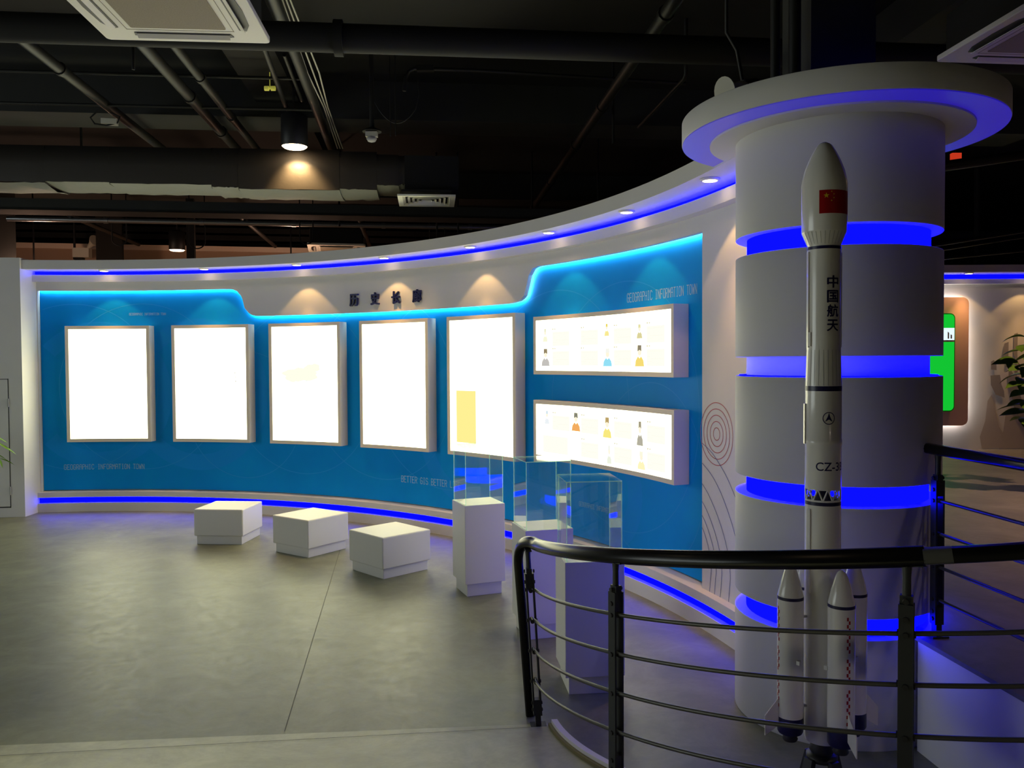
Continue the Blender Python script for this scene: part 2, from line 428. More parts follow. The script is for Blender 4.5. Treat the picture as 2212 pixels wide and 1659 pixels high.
# blue graphic panel
mb = MB(); arcrect(mb, 6.668, 6.695,   .255, 2.85, 17.66, 98.02, 96)
panel = tag(mb.build('graphic_panel', M['blue']), 'bright blue curved graphic panel behind the lit display boxes', 'panel')
CL = (17.9, 97.9, .27, 2.8)
for tc, zc, ra in ((94.6, 1.55, 1.04), (87.3, 1.55, 1.04), (75.5, 1.2, .78), (68.4, 1.5, 1.0), (58.5, 1.55, 1.05), (50.5, 1.5, 1.04), (36.3, 1.45, 1.05), (27.9, 1.46, 1.04), (24.6, .95, .72)):
    for q in ringpr(MB(), 6.6672, tc, zc, ra - .004, ra + .004, 120, 90, 450, clip=CL): q.build('circle_print', M['ring'], panel)
for tc, zc, ra, rb in ((92.0, 1.45, .72, .92), (81, 1.45, .75, .95), (47, 1.1, .62, .8), (30, .72, .3, .5)):
    for q in ringpr(MB(), 6.6676, tc, zc, ra, rb, 120, 90, 450, clip=CL): q.build('band_print', M['ringband'], panel)

GL = {'A': [[(0,0),(0,4),(1,6),(3,6),(4,4),(4,0)],[(0,3),(4,3)]], 'B': [[(0,0),(0,6),(3,6),(4,5),(4,4),(3,3),(0,3)],[(3,3),(4,2),(4,1),(3,0),(0,0)]],
 'C': [[(4,5),(3,6),(1,6),(0,5),(0,1),(1,0),(3,0),(4,1)]], 'E': [[(4,0),(0,0),(0,6),(4,6)],[(0,3),(3,3)]], 'F': [[(0,0),(0,6),(4,6)],[(0,3),(3,3)]],
 'G': [[(4,5),(3,6),(1,6),(0,5),(0,1),(1,0),(3,0),(4,1),(4,3),(2,3)]], 'H': [[(0,0),(0,6)],[(4,0),(4,6)],[(0,3),(4,3)]], 'I': [[(1,0),(3,0)],[(2,0),(2,6)],[(1,6),(3,6)]],
 'L': [[(0,6),(0,0),(4,0)]], 'M': [[(0,0),(0,6),(2,3),(4,6),(4,0)]], 'N': [[(0,0),(0,6),(4,0),(4,6)]], 'O': [[(1,0),(3,0),(4,1),(4,5),(3,6),(1,6),(0,5),(0,1),(1,0)]],
 'P': [[(0,0),(0,6),(3,6),(4,5),(4,4),(3,3),(0,3)]], 'R': [[(0,0),(0,6),(3,6),(4,5),(4,4),(3,3),(0,3)],[(2,3),(4,0)]],
 'S': [[(0,1),(1,0),(3,0),(4,1),(4,2),(3,3),(1,3),(0,4),(0,5),(1,6),(3,6),(4,5)]], 'T': [[(0,6),(4,6)],[(2,0),(2,6)]], 'W': [[(0,6),(1,0),(2,4),(3,0),(4,6)]]}
def walltext(txt, t0, t1, z0, z1, w, key='letter'):
    n = len(txt); r = 6.6668; k = 0
    for word in txt.split(' '):
        mb = MB()
        for i in range(k, k + len(word)):
            for st in GL.get(txt[i], []):
                arcstroke(mb, r, [(t0 + (t1 - t0) * (i + .12 + .7 * x / 4) / n, z0 + (z1 - z0) * y / 6) for x, y in st], w)
        k += len(word) + 1
        mb.build('lettering', M[key], panel)
walltext('GEOGRAPHIC INFORMATION TOWN', 95.95, 87.3, .512, .572, .006)
walltext('GEOGRAPHIC INFORMATION TOWN', 88.7, 84.6, 2.448, 2.476, .0035)
walltext('GEOGRAPHIC INFORMATION TOWN', 27.5, 19.2, 2.325, 2.395, .0065)
walltext('BETTER GIS BETTER LIFE', 56.25, 48.6, .492, .56, .0065)
walltext('GEOGRAPHIC INFORMATION TOWN', 33.5, 28.2, .535, .575, .004)

# ---------------------------------------------------------------- text helper (built-in font)
def glyph(txt, size, bold=0.0, ext=0.0, cut=0.0):
    c = D.curves.new('glyph', 'FONT'); c.body = txt; c.size = size; c.extrude = ext; c.resolution_u = 4
    c.align_x = 'CENTER'; c.align_y = 'CENTER'
    o = D.objects.new('glyph', c); COL.objects.link(o)
    dg = bpy.context.evaluated_depsgraph_get(); dg.update()
    me = D.meshes.new_from_object(o.evaluated_get(dg))
    D.objects.remove(o)
    if cut:
        bm = bmesh.new(); bm.from_mesh(me)
        x = -.3
        while x < .3:
            bmesh.ops.bisect_plane(bm, geom=bm.verts[:] + bm.edges[:] + bm.faces[:], plane_co=(x, 0, 0), plane_no=(1, 0, 0)); x += cut
        bm.to_mesh(me); bm.free()
    vs = [tuple(v.co) for v in me.vertices]; fs = [tuple(p.vertices) for p in me.polygons]
    D.meshes.remove(me)
    if bold and vs:                                    # heavier strokes: the outline repeated a little to each side
        n0 = len(vs); v0 = list(vs); f0 = list(fs); vs = []; fs = []
        for k, (dx, dy) in enumerate(((0, 0), (bold, 0), (-bold, 0), (0, bold), (0, -bold), (bold * .7, bold * .7), (-bold * .7, -bold * .7))):
            vs += [(x + dx, y + dy, z + .00002 * k) for x, y, z in v0]; fs += [tuple(i + k * n0 for i in f) for f in f0]
    if vs:
        xs = [v[0] for v in vs]; ys = [v[1] for v in vs]
        cx = (min(xs) + max(xs)) / 2; cy = (min(ys) + max(ys)) / 2
        vs = [(x - cx, y - cy, z) for x, y, z in vs]
    return vs, fs
def fit(vs, w, h):
    xs = [v[0] for v in vs]; ys = [v[1] for v in vs]
    sx = w / max(1e-6, max(xs) - min(xs)); sy = h / max(1e-6, max(ys) - min(ys))
    return [(x * sx, y * sy, z) for x, y, z in vs]

# title characters standing off the header
for ch, tc, zc, lab in (('历', 61.42, 2.557, 'first dark blue raised character of the wall title'), ('史', 58.74, 2.562, 'second dark blue raised character of the wall title, square top crossed by a stroke'),
                        ('长', 56.06, 2.560, 'third dark blue raised character of the wall title, inside the warm light cone'), ('廊', 53.35, 2.563, 'last dark blue raised character of the wall title, the densest one')):
    vs, fs = glyph(ch, .16, .0038, .010)
    if not vs: continue
    vs = fit(vs, .126, .142)
    mb = MB(); mb.add([W(6.583 - z, tc - math.degrees(x / 6.59), zc + y) for x, y, z in vs], fs)
    for dx, dy in ((0, 0),):
        p = W(6.593, tc, zc); mb.tube([W(6.601, tc, zc + .0), W(6.583, tc, zc + .0)], .004, 6)
    tag(mb.build('sign_character', M['navyl']), lab, 'sign', 'raised title characters on the header')

# ---------------------------------------------------------------- lit display boxes
def pe(col, s=1.0): 
    key = 'print_%d_%d_%d' % tuple(int(c * 255) for c in col)
    if key not in M: M[key] = emat(key, col, s)
    return M[key]
def lightbox(t0, t1, z0, z1, label, bw=.040):
    tm = (t0 + t1) / 2; t = thing('light_box', label, 'display', W(6.66, tm, (z0 + z1) / 2), 'lit display boxes on the blue wall')
    db = math.degrees(bw / 6.54); n = max(3, int((t0 - t1) / 1.5))
    mb = MB()
    arcrect(mb, 6.54, 6.667, z1 - bw, z1, t0, t1, n); arcrect(mb, 6.54, 6.667, z0, z0 + bw, t0, t1, n)
    arcrect(mb, 6.54, 6.667, z0 + bw, z1 - bw, t0, t0 - db, 1); arcrect(mb, 6.54, 6.667, z0 + bw, z1 - bw, t1 + db, t1, 1)
    mb.build('frame', M['frame'], t)
    mb = MB(); arcquad(mb, 6.548, z0 + bw - .002, z1 - bw + .002, t0 - db * .98, t1 + db * .98, n); mb.build('screen', M['screen'], t)
    def uv(u, v): return (t0 - db + (t1 - t0 + 2 * db) * u, z1 - bw - (z1 - z0 - 2 * bw) * v)
    return t, uv
LB = []
names = ['plain white upright light box next to the pier', 'white upright light box with a column of tiny grey marks', 'white upright light box with a faint pale yellow map',
         'plain white upright light box below the raised title characters', 'white upright light box with a yellow block, behind the glass cases']
for (a, b), lab in zip(((95.1, 85.97), (83.45, 74.36), (71.9, 62.99), (60.5, 51.64), (49.15, 40.22)), names): LB.append(lightbox(a, b, .868, 2.312, lab))
LB.append(lightbox(37.85, 20.2, 1.72, 2.258, 'upper of the two wide curved light boxes showing small portraits', .036))
LB.append(lightbox(37.88, 20.15, .932, 1.48, 'lower of the two wide curved light boxes showing small portraits', .036))
def pol(uv, pts): return [uv(*p) for p in pts]
def prt(box, name, polys, col, r=6.5462, s=1.0):
    t, uv = box
    for g in ([polys] if name in ('printed_line', 'printed_map') else [[P] for P in polys]):
        mb = MB()
        for P in g: arcpoly(mb, r, pol(uv, P))
        o = mb.build(name, pe(col, s), t)
    return o
def rect(u0, v0, u1, v1): return [(u0, v0), (u0, v1), (u1, v1), (u1, v0)]
def blob(u, v, a, b, n=14, w=.0): return [(u + a * math.cos(2 * math.pi * i / n) * (1 + w * ((i * 7) % 5 - 2) / 5), v + b * math.sin(2 * math.pi * i / n) * (1 + w * ((i * 3) % 5 - 2) / 5)) for i in range(n)]
prt(LB[1], 'printed_mark', [blob(.835, .405, .016, .004), blob(.845, .44, .010, .005), blob(.845, .48, .013, .006)], (.62, .60, .50))
prt(LB[2], 'printed_map', [blob(.43, .42, .27, .06, 22, .35), blob(.30, .455, .09, .03, 14, .4), blob(.62, .36, .12, .035, 14, .5)], (1.0, 1.0, .83))
prt(LB[2], 'printed_dot', [blob(.52, .475, .012, .005), blob(.67, .475, .009, .004)], (.65, .95, .85))
prt(LB[4], 'printed_block', [rect(.095, .535, .405, .93)], (1.0, .88, .30))
prt(LB[4], 'printed_line', [rect(.12 + .05 * i, .56, .125 + .05 * i, .90) for i in range(6)], (.96, .82, .24), 6.5458)
prt(LB[4], 'printed_text', [rect(.08, .08, .6, .083), rect(.5, .72, .75, .725), rect(.55, .78, .8, .785)], (1, 1, .9))
# portraits: generic robed figures with small caption blocks
for bi, rows in ((5, ((.29, ((.065, 'a'), (.52, 'b'), (.77, 'c'))), (.74, ((.07, 'd'), (.53, 'e'), (.77, 'f'))))), (6, ((.27, ((.08, 'g'), (.295, 'h'), (.525, 'i'), (.77, 'j'))), (.76, ((.545, 'k'), (.775, 'l')))))):
    B = LB[bi]
    tb, uvb = B
    for v0 in ((.22, .60) if bi == 5 else (.18, .62)):
        for u0 in (.12, .335, .58, .82):
            mb = MB()
            wide = bi == 6 and v0 > .5 and u0 < .2
            if wide: arcpoly(mb, 6.5470, pol(uvb, rect(.05, .60, .235, .93)))
            else: arcpoly(mb, 6.5470, pol(uvb, rect(u0, v0 + .02, u0 + .13, v0 + .30)))
            mb.cur = 1
            for k in range(6): arcpoly(mb, 6.5466, pol(uvb, rect((.06 if wide else u0 + .006) + .006 * (k % 2), v0 + .055 + .042 * k, (.22 if wide else u0 + .12) - .014 * (k % 3), v0 + .058 + .042 * k)))
            mb.cur = 2
            if not wide:
                for q in ((0, .012), (.016, .026)): arcpoly(mb, 6.5466, pol(uvb, rect(u0 + q[0], v0 - .045, u0 + q[1], v0 - .015)))
            mb.build('printed_caption', [pe((1.0, 1.0, .90)), pe((.98, .94, .76)), pe((.78, .74, .52))], tb)
def fig(bi, u, v, h, robe, hat, skin=(1, .93, .72), hw=.020):
    B = LB[bi]
    prt(B, 'portrait_robe', [[(u - hw * 1.3, v + h * .5), (u - hw * 1.1, v + h * .22), (u - hw * .45, v + h * .02), (u, v + h * .12), (u + hw * .45, v + h * .02), (u + hw * 1.1, v + h * .22), (u + hw * 1.3, v + h * .5)]], robe, 6.5456)
    prt(B, 'portrait_face', [blob(u, v - h * .15, hw * .55, h * .15)], skin, 6.5454)
    prt(B, 'portrait_hat', [[(u - hw * .6, v - h * .2), (u - hw * .55, v - h * .5), (u + hw * .55, v - h * .5), (u + hw * .6, v - h * .2), (u, v - h * .28)]], hat, 6.5450)
fig(5, .068, .30, .26, (.95, .95, .70), (.85, .86, .60), hw=.014); fig(5, .07, .74, .34, (.55, .53, .50), (.30, .24, .14), hw=.024)
fig(5, .53, .26, .22, (.95, .82, .30), (.85, .70, .15), hw=.014); fig(5, .535, .75, .32, (.30, .75, .92), (.93, .93, .85), hw=.026)
fig(5, .77, .32, .24, (.72, .66, .34), (.80, .76, .40), hw=.016); fig(5, .77, .73, .36, (.93, .72, .18), (.28, .24, .16), hw=.026)
fig(6, .08, .25, .26, (.85, .90, .93), (.62, .78, .85), hw=.014); fig(6, .298, .29, .34, (.90, .42, .12), (.24, .24, .18), hw=.025)
fig(6, .53, .33, .36, (.95, .82, .22), (.50, .36, .15), hw=.025); fig(6, .77, .36, .40, (.45, .43, .34), (.36, .32, .22), hw=.018)
fig(6, .545, .80, .32, (.86, .90, .75), (.9, .92, .85), hw=.014); fig(6, .78, .80, .30, (1.0, .93, .52), (.97, .95, .75), hw=.022)

# ---------------------------------------------------------------- downlights
def downlight(p, label, e, group='downlights in the cornices', size=88, tilt=None):
    t = thing('downlight', label, 'downlight', p, group)
    mb = MB(); mb.ringlathe([(.047, -.014), (.060, -.011), (.064, 0), (.050, 0)], p, 28, True); mb.build('bezel', M['bench'], t)
    mb = MB(); mb.lathe([(.048, -.008), (.044, -.014), (.001, -.017)], p, 24); mb.build('lens', M['warm'], t)
    light('SPOT', (p[0], p[1], p[2] - .03), e, (1.0, .58, .20), t, 'downlight_beam', spot_size=R_(size), spot_blend=.2, shadow_soft_size=.012)
    light('SPOT', (p[0], p[1], p[2] - .03), e * 5, (1.0, .55, .20), t, 'downlight_core', spot_size=R_(size * .62), spot_blend=1.0, shadow_soft_size=.012)
    return t
ordw = ['over the light box beside the pier', 'over the light box with tiny grey marks', 'over the light box with the faint map', 'over the third raised title character', 'over the light box with the yellow block', 'where the blue panel steps up again', 'over the wide portrait light boxes', 'right beside the column'.replace('right ', 'close ')]
for k, th in enumerate((90.14, 78.68, 67.25, 55.95, 44.5, 34.0, 23.8, 13.3)):
    downlight(W(6.385, th, 2.985), 'small warm downlight in the curved cornice ' + ordw[k], 10.5)

# ---------------------------------------------------------------- left pier with access door
mb = MB(); mb.prism([(-5.886, 9.958), (-5.905, 10.6), (-9.9, 10.05), (-9.9, 9.43)], 0, 3.117)
struct(mb.build('wall_left', M['wall']))
pd = Vector((-4.614, -.608)).normalized()
def pier(s, off, z): q = Vector((-5.886, 9.958)) + pd * s + Vector((.13, -.99)) * off; return (q.x, q.y, z)
dr = tag(D.objects.new('door_1', None), 'plain white access door flush in the pier behind the palm', 'door'); COL.objects.link(dr); struct(dr); dr.location = pier(.6, 0, .13)
mb = MB(); vs = [pier(.165, .004, .13), pier(1.0, .004, .13), pier(1.0, .004, 1.66), pier(.165, .004, 1.66)] + [pier(.165, -.002, .13), pier(1.0, -.002, .13), pier(1.0, -.002, 1.66), pier(.165, -.002, 1.66)]
mb.add(vs, [(0, 1, 2, 3), (0, 1, 5, 4), (1, 2, 6, 5), (2, 3, 7, 6), (3, 0, 4, 7)]); mb.build('door_leaf', M['wall'], dr)
mb = MB()
for a, b, z0, z1 in ((.155, .165, .122, 1.67), (.155, 1.0, .115, .130), (.155, 1.0, 1.66, 1.668)):
    mb.add([pier(a, .003, z0), pier(b, .003, z0), pier(b, .003, z1), pier(a, .003, z1)], [(0, 1, 2, 3)])
mb.build('door_gap', M['dark'], dr)
for z in (1.38, .32):
    mb = MB(); mb.tube([pier(.158, .010, z - .05), pier(.158, .010, z + .05)], .009, 8); mb.build('hinge', M['greyf'], dr)

# ---------------------------------------------------------------- round column
CC = (1.696, 4.351)
def CP(z): return (CC[0], CC[1], z)
col = thing('round_column', 'thick white round column banded with blue light, behind the rocket', 'column', CP(0))
zs = [(0, .527), (.626, 1.148), (1.247, 1.762), (1.861, 2.381), (2.482, 3.0)]
for a, b in zs:
    mb = MB(); mb.ringlathe([(.43, a), (.503, a), (.505, a + .003), (.505, b - .003), (.503, b), (.43, b)], CP(0), 96, True)
    o = mb.build('drum', M['column'], col)
    for p in o.data.polygons: p.use_smooth = abs(p.normal.z) < .5
for k, (a, b) in enumerate(((.527, .626), (1.148, 1.247), (1.762, 1.861), (2.381, 2.482))):
    mb = MB(); mb.lathe([(.446, a - .002), (.446, b + .002)], CP(0), 72, cap=False)
    mb.build('light_band', M['column'] if k == 2 else M['blueband'], col)
    if k == 2:
        mb = MB(); mb.ringlathe([(.462, a + .001), (.485, a + .001), (.485, a + .006), (.462, a + .006)], CP(0), 72); mb.build('led_strip', M['blueled'], col)
mb = MB(); mb.ringlathe([(.35, 3.0), (.785, 3.0), (.787, 3.003), (.787, 3.112), (.785, 3.115), (.35, 3.115)], CP(0), 128, True)
o = mb.build('canopy_disc', M['column'], col)
for p in o.data.polygons: p.use_smooth = abs(p.normal.z) < .5
mb = MB(); mb.ringlathe([(.45, 2.986), (.640, 2.986), (.640, 2.999), (.45, 2.999)], CP(0), 96); mb.build('canopy_plate', M['column'], col)
mb = MB(); mb.ringlathe([(.642, 2.995), (.784, 2.995), (.784, 2.9995), (.642, 2.9995)], CP(0), 128); mb.build('light_ring', M['acrylic'], col)
# structural pillar above
mb = MB(); mb.box((1.66, 4.38, 3.96), (.34, .34, 1.68), R_(5.6)); struct(mb.build('wall_pillar', M['beam']))
# ---------------------------------------------------------------- rocket model
RK = (1.2407, 3.3); rd = Vector((RK[0], RK[1])).normalized(); rt = Vector((rd.y, -rd.x)); tv = -rd
def RP(r, a, z, c=RK):       # a = angle from the viewer-facing direction, positive to the right
    q = Vector(c) + (tv * math.cos(R_(a)) + rt * math.sin(R_(a))) * r; return (q.x, q.y, z)
rk = thing('rocket_model', 'tall white model rocket with red flag and side boosters in front of column', 'rocket', (*RK, .30))
def lat(name, prof, m, parent=rk, c=RK, n=48):
    mb = MB(); mb.lathe(prof, (*c, 0), n, True); return mb.build(name, m, parent)
fair = lat('fairing', [(.0625, 2.292), (.0625, 2.295), (.0845, 2.347), (.0855, 2.352), (.0868, 2.537), (.0825, 2.560), (.0760, 2.59), (.062, 2.628), (.046, 2.662), (.030, 2.690), (.020, 2.699), (.008, 2.705), (.0005, 2.706)], M['rocket'])
mb = MB()
for i in range(30):
    a = i * 12 + 3
    mb.add([RP(.0632, a - .9, 2.297), RP(.0632, a + .9, 2.297), RP(.0853, a + .9, 2.346), RP(.0853, a - .9, 2.346)], [(0, 1, 2, 3)])
mb.build('rib', M['greyf'], fair)
lat('upper_stage', [(.0635, 1.895), (.0635, 2.281)], M['rocket'])
lat('navy_band', [(.0642, 2.280), (.0642, 2.2915)], M['navy'])
fs_ = lat('flared_section', [(.0690, 1.742), (.0640, 1.885), (.0638, 1.896)], M['rocket'])
mb = MB()
for i in range(24):
    a = i * 15
    mb.add([RP(.0694, a - .9, 1.745), RP(.0694, a + .9, 1.745), RP(.0645, a + .9, 1.885), RP(.0645, a - .9, 1.885)], [(0, 1, 2, 3)])
mb.build('rib', M['greyf'], fs_)
lat('navy_band', [(.0696, 1.723), (.0696, 1.7425)], M['navy'])
lat('middle_stage', [(.0690, 1.338), (.0690, 1.507), (.0705, 1.509), (.0705, 1.529), (.0690, 1.531), (.0690, 1.724)], M['rocket'])
lat('navy_band', [(.0694, 1.271), (.0694, 1.285)], M['navy'])
mb = MB(); nb = 11
for i in range(nb):
    a0 = 360 * i / nb
    for s_ in (-1, 1): mb.tube([RP(.0668, a0, 1.288), RP(.0668, a0 + s_ * 180 / nb, 1.337)], .0032, 6)
mb.ringlathe([(.060, 1.284), (.069, 1.284), (.069, 1.292), (.060, 1.292)], (*RK, 0), 40); mb.ringlathe([(.060, 1.332), (.069, 1.332), (.069, 1.340), (.060, 1.340)], (*RK, 0), 40)
mb.build('lattice', M['rocket'], rk)
lat('engine_bell', [(.036, 1.290), (.024, 1.316), (.012, 1.336)], M['dark'])
lat('core_stage', [(.0655, .318), (.0688, .330), (.0688, 1.272)], M['rocket'])
lat('core_nozzle', [(.040, .262), (.050, .278), (.034, .318)], M['dark'])
def racew(a, r, z0, z1, w=6, t=.006, taper=True):
    mb = MB(); q = []
    for z, rr0 in ((z0, r), (z1, r)):
        q += [RP(rr0 - .002, a - w, z), RP(rr0 + t, a - w, z), RP(rr0 + t, a + w, z), RP(rr0 - .002, a + w, z)]
    mb.add(q, [(0, 1, 2, 3), (7, 6, 5, 4), (0, 4, 5, 1), (1, 5, 6, 2), (2, 6, 7, 3), (3, 7, 4, 0)]); return mb.build('raceway', M['rocket'], rk)
racew(-62, .0635, 1.895, 2.272); racew(-72, .069, 1.512, 1.672, 5, .007); racew(-46, .0688, .92, 1.255, 6, .006); racew(110, .0635, 1.895, 2.27); racew(-50, .0640, 1.90, 1.955, 5, .005)
def rwrap(vs, fs, r, a0, z0, name, m, parent=rk):
    mb = MB(); mb.add([RP(r, a0 + math.degrees(x / r), z0 + y) for x, y, z in vs], fs); return mb.build(name, m, parent)
# flag: red field with one large and four small stars
def star(cx, cy, ra, rot=90):
    return [(cx + (ra if i % 2 == 0 else ra * .4) * math.cos(R_(rot + 36 * i)), cy + (ra if i % 2 == 0 else ra * .4) * math.sin(R_(rot + 36 * i)), 0) for i in range(10)]
mb = MB(); ns = 14; a0, a1, z0, z1 = -12, 78, 2.412, 2.502
vs = []
for i in range(ns + 1):
    a = a0 + (a1 - a0) * i / ns; vs += [RP(.0874, a, z0), RP(.0874, a, z1)]
mb.add(vs, [(2 * i, 2 * i + 2, 2 * i + 3, 2 * i + 1) for i in range(ns)], True); flag = mb.build('flag', M['red'], rk)
mb = MB()
for cx, cy, ra in ((.026, -.022, .0115), (.045, -.007, .0036), (.054, -.017, .0036), (.054, -.031, .0036), (.045, -.042, .0036)):
    mb.add([RP(.0879, a0 + math.degrees((x + .0) / .0868), z1 + y) for x, y, z in star(cx, cy, ra)], [tuple(range(10))])
mb.build('flag_star', M['yellow'], flag)
for ch, yc in (('中', 607), ('国', 638), ('航', 668), ('天', 699)):
    vs, fs = glyph(ch, .05, .0012, cut=.004)
    if vs: rwrap(fit(vs, .0505, .049 if ch != '天' else .046), fs, .0641, 33.0, 2.706 - (yc - 307) * .001851, 'lettering', M['navyl'])
vs, fs = glyph('CZ-3B', .05, .0006, cut=.004)
if vs: rwrap(fit(vs, .125, .034), fs, .0694, 29, 1.427, 'lettering', M['navyl'])
mb = MB(); zc = 1.617; ac_ = 17.5
def eb(x, y): return RP(.0695, ac_ + math.degrees(x / .069), zc + y)
for ra, rb in ((.0205, .0235),):
    mb.add([eb(q * math.cos(R_(i * 10)), q * math.sin(R_(i * 10)) * 1.05) for i in range(36) for q in (ra, rb)], [(2 * i, 2 * i + 1, (2 * i + 3) % 72, (2 * i + 2) % 72) for i in range(36)])
mb.add([eb(0, .023), eb(-.0048, .006), eb(-.0150, -.014), eb(-.0045, -.0075), eb(0, -.004), eb(.0045, -.0075), eb(.0150, -.014), eb(.0048, .006)], [(0, 1, 2, 3, 4), (0, 4, 5, 6, 7)])
mb.build('emblem', M['navyl'], rk)
# boosters
roff = .1376; dlt = 30.0
for k, ab in enumerate((dlt, dlt - 90, dlt + 90, dlt + 180)):
    c = RP(roff, ab, 0)[:2]
    def BP(r, a, z, c=c, ab=ab):
        return RP(r, ab + a, z, c)
    b = lat('booster', [(.0505, .425), (.0505, .905), (.048, .918), (.037, .965), (.024, 1.010), (.016, 1.027), (.008, 1.035), (.0005, 1.037)], M['rocket'], rk, c, 36)
    mb = MB(); mb.lathe([(.0509, .896), (.0509, .908)], (*c, 0), 36); mb.build('navy_band', M['navy'], b)
    mb = MB(); mb.lathe([(.0460, .358), (.0500, .366), (.0500, .426)], (*c, 0), 36); mb.build('navy_skirt', M['navy'], b)
    mb = MB(); mb.lathe([(.026, .325), (.030, .333), (.020, .360)], (*c, 0), 24); mb.build('nozzle', M['dark'], b)
    mb = MB()
    zz = .868; rows = 0
    while zz > .46:
        for s_ in (-1, 1):
            if (rows % 2 == 0) == (s_ < 0):
                x0 = -8.5 if s_ < 0 else 0; mb.add([BP(.0509, x0, zz), BP(.0509, x0 + 8.5, zz), BP(.0509, x0 + 8.5, zz - .0135), BP(.0509, x0, zz - .0135)], [(0, 1, 2, 3)])
        rows += 1; zz -= .0138
        if rows in (10, 17): zz -= .022
    mb.build('checker_mark', M['red'], b)
    mb = MB()
    o1 = Vector(BP(.0, 0, 0)); q = []
    for sd in (-.0022, .0022):
        for r_, z in ((.045, .505), (.108, .432), (.108, .352), (.045, .392)):
            p0 = Vector(BP(r_, 0, z)); nrm = Vector(BP(1, 90, 0)) - o1; q.append(tuple(p0 + nrm * sd))
    mb.add(q, [(0, 1, 2, 3), (7, 6, 5, 4), (0, 4, 5, 1), (1, 5, 6, 2), (2, 6, 7, 3), (3, 7, 4, 0)]); mb.build('fin', M['rocket'], b)
    for a in (-112, 98):
        mb = MB(); p = BP(.054, a, .655); mb.box(p, (.014, .014, .016), R_(40)); mb.build('bracket', M['rocket'], b)
# struts that tie the boosters to the core
mb = MB()
for ab in (dlt, dlt - 90, dlt + 90, dlt + 180):
    for z in (.46, .82): mb.tube([RP(.066, ab, z), RP(.092, ab, z)], .006, 8)
mb.build('strut', M['rocket'], rk)
# black stand
st = thing('rocket_stand', 'black splayed stand carrying the model rocket on the floor', 'stand', (*RK, 0))
mb = MB(); mb.lathe([(.058, .236), (.060, .240), (.060, .258), (.040, .263)], (*RK, 0), 32); mb.build('top_plate', M['dark'], st)
for a in (-45, 45, 135, 225):
    mb = MB(); q = []
    for r_, z, w in ((.060, .250, .020), (.125, .004, .034)):
        c0 = Vector(RP(r_, a, z)); tn = Vector(RP(1, a + 90, 0)) - Vector((*RK, 0)); ro = Vector(RP(1, a, 0)) - Vector((*RK, 0))
        q += [tuple(c0 + tn * w + ro * .012), tuple(c0 - tn * w + ro * .012), tuple(c0 - tn * w - ro * .012), tuple(c0 + tn * w - ro * .012)]
    mb.add(q, [(0, 1, 2, 3), (7, 6, 5, 4), (0, 4, 5, 1), (1, 5, 6, 2), (2, 6, 7, 3), (3, 7, 4, 0)]); mb.build('leg', M['dark'], st)
mb = MB(); mb.ringlathe([(.105, 0), (.165, 0), (.165, .010), (.105, .010)], (*RK, 0), 40); mb.build('base_ring', M['dark'], st)

# ---------------------------------------------------------------- curved railing
rl = thing('curved_railing', 'dark curved railing rising along the ramp in front of the rocket', 'railing', CRP(2.17, 185, 0))
prof = []
for i in range(28):
    a = 2 * math.pi * i / 28; x = .031 * math.copysign(abs(math.cos(a)) ** .75, math.cos(a)); z = .0245 * math.copysign(abs(math.sin(a)) ** .75, math.sin(a))
    g = 1 - (.10 if i in (1, 13, 27, 15, 3, 11) else 0)
    prof.append((x * g, z))
def hz(ph): return rampz(ph) + .926
path = []
eb0 = Vector((.085, 4.272, .004)); tp = Vector((.028, 4.262, .80))
for i in range(8): path.append(tuple(eb0 + (tp - eb0) * i / 7))
P2 = Vector(CRP(2.17, 187.0, hz(187.0) + .004)); ctl = Vector((.02, 4.262, hz(184) + .012))
for i in range(1, 10):
    t = i / 10; path.append(tuple(tp * (1 - t) ** 2 + ctl * 2 * t * (1 - t) + P2 * t * t))
ph = 187.0
while ph <= 238: path.append(CRP(2.17, ph, hz(ph))); ph += 1.5
h1 = path
mb = MB(); mb.tube(h1 + [CRP(2.17, 241.0, hz(241.0))], 0, prof=prof, up=(1, 0, .1)); mb.build('handrail', M['rail'], rl)
mb = MB(); mb.tube([CRP(2.17, 240.9 + i * .5, hz(240.9 + i * .5)) for i in range(5)], 0, prof=[(x * 1.01, z * 1.01) for x, z in prof]); mb.build('sleeve', M['sleeve'], rl)
mb = MB(); mb.tube([CRP(2.17, 242.8 + i * 1.5, hz(242.8 + i * 1.5)) for i in range(18)], 0, prof=prof); mb.build('handrail', M['rail'], rl)
RZ = (.695, .54, .385, .23)
for zr in RZ:
    mb = MB(); mb.tube([CRP(2.17, 185 + i * 1.5, rampz(185 + i * 1.5) + zr) for i in range(55)], .0078, 10); mb.build('rod', M['rod'], rl)
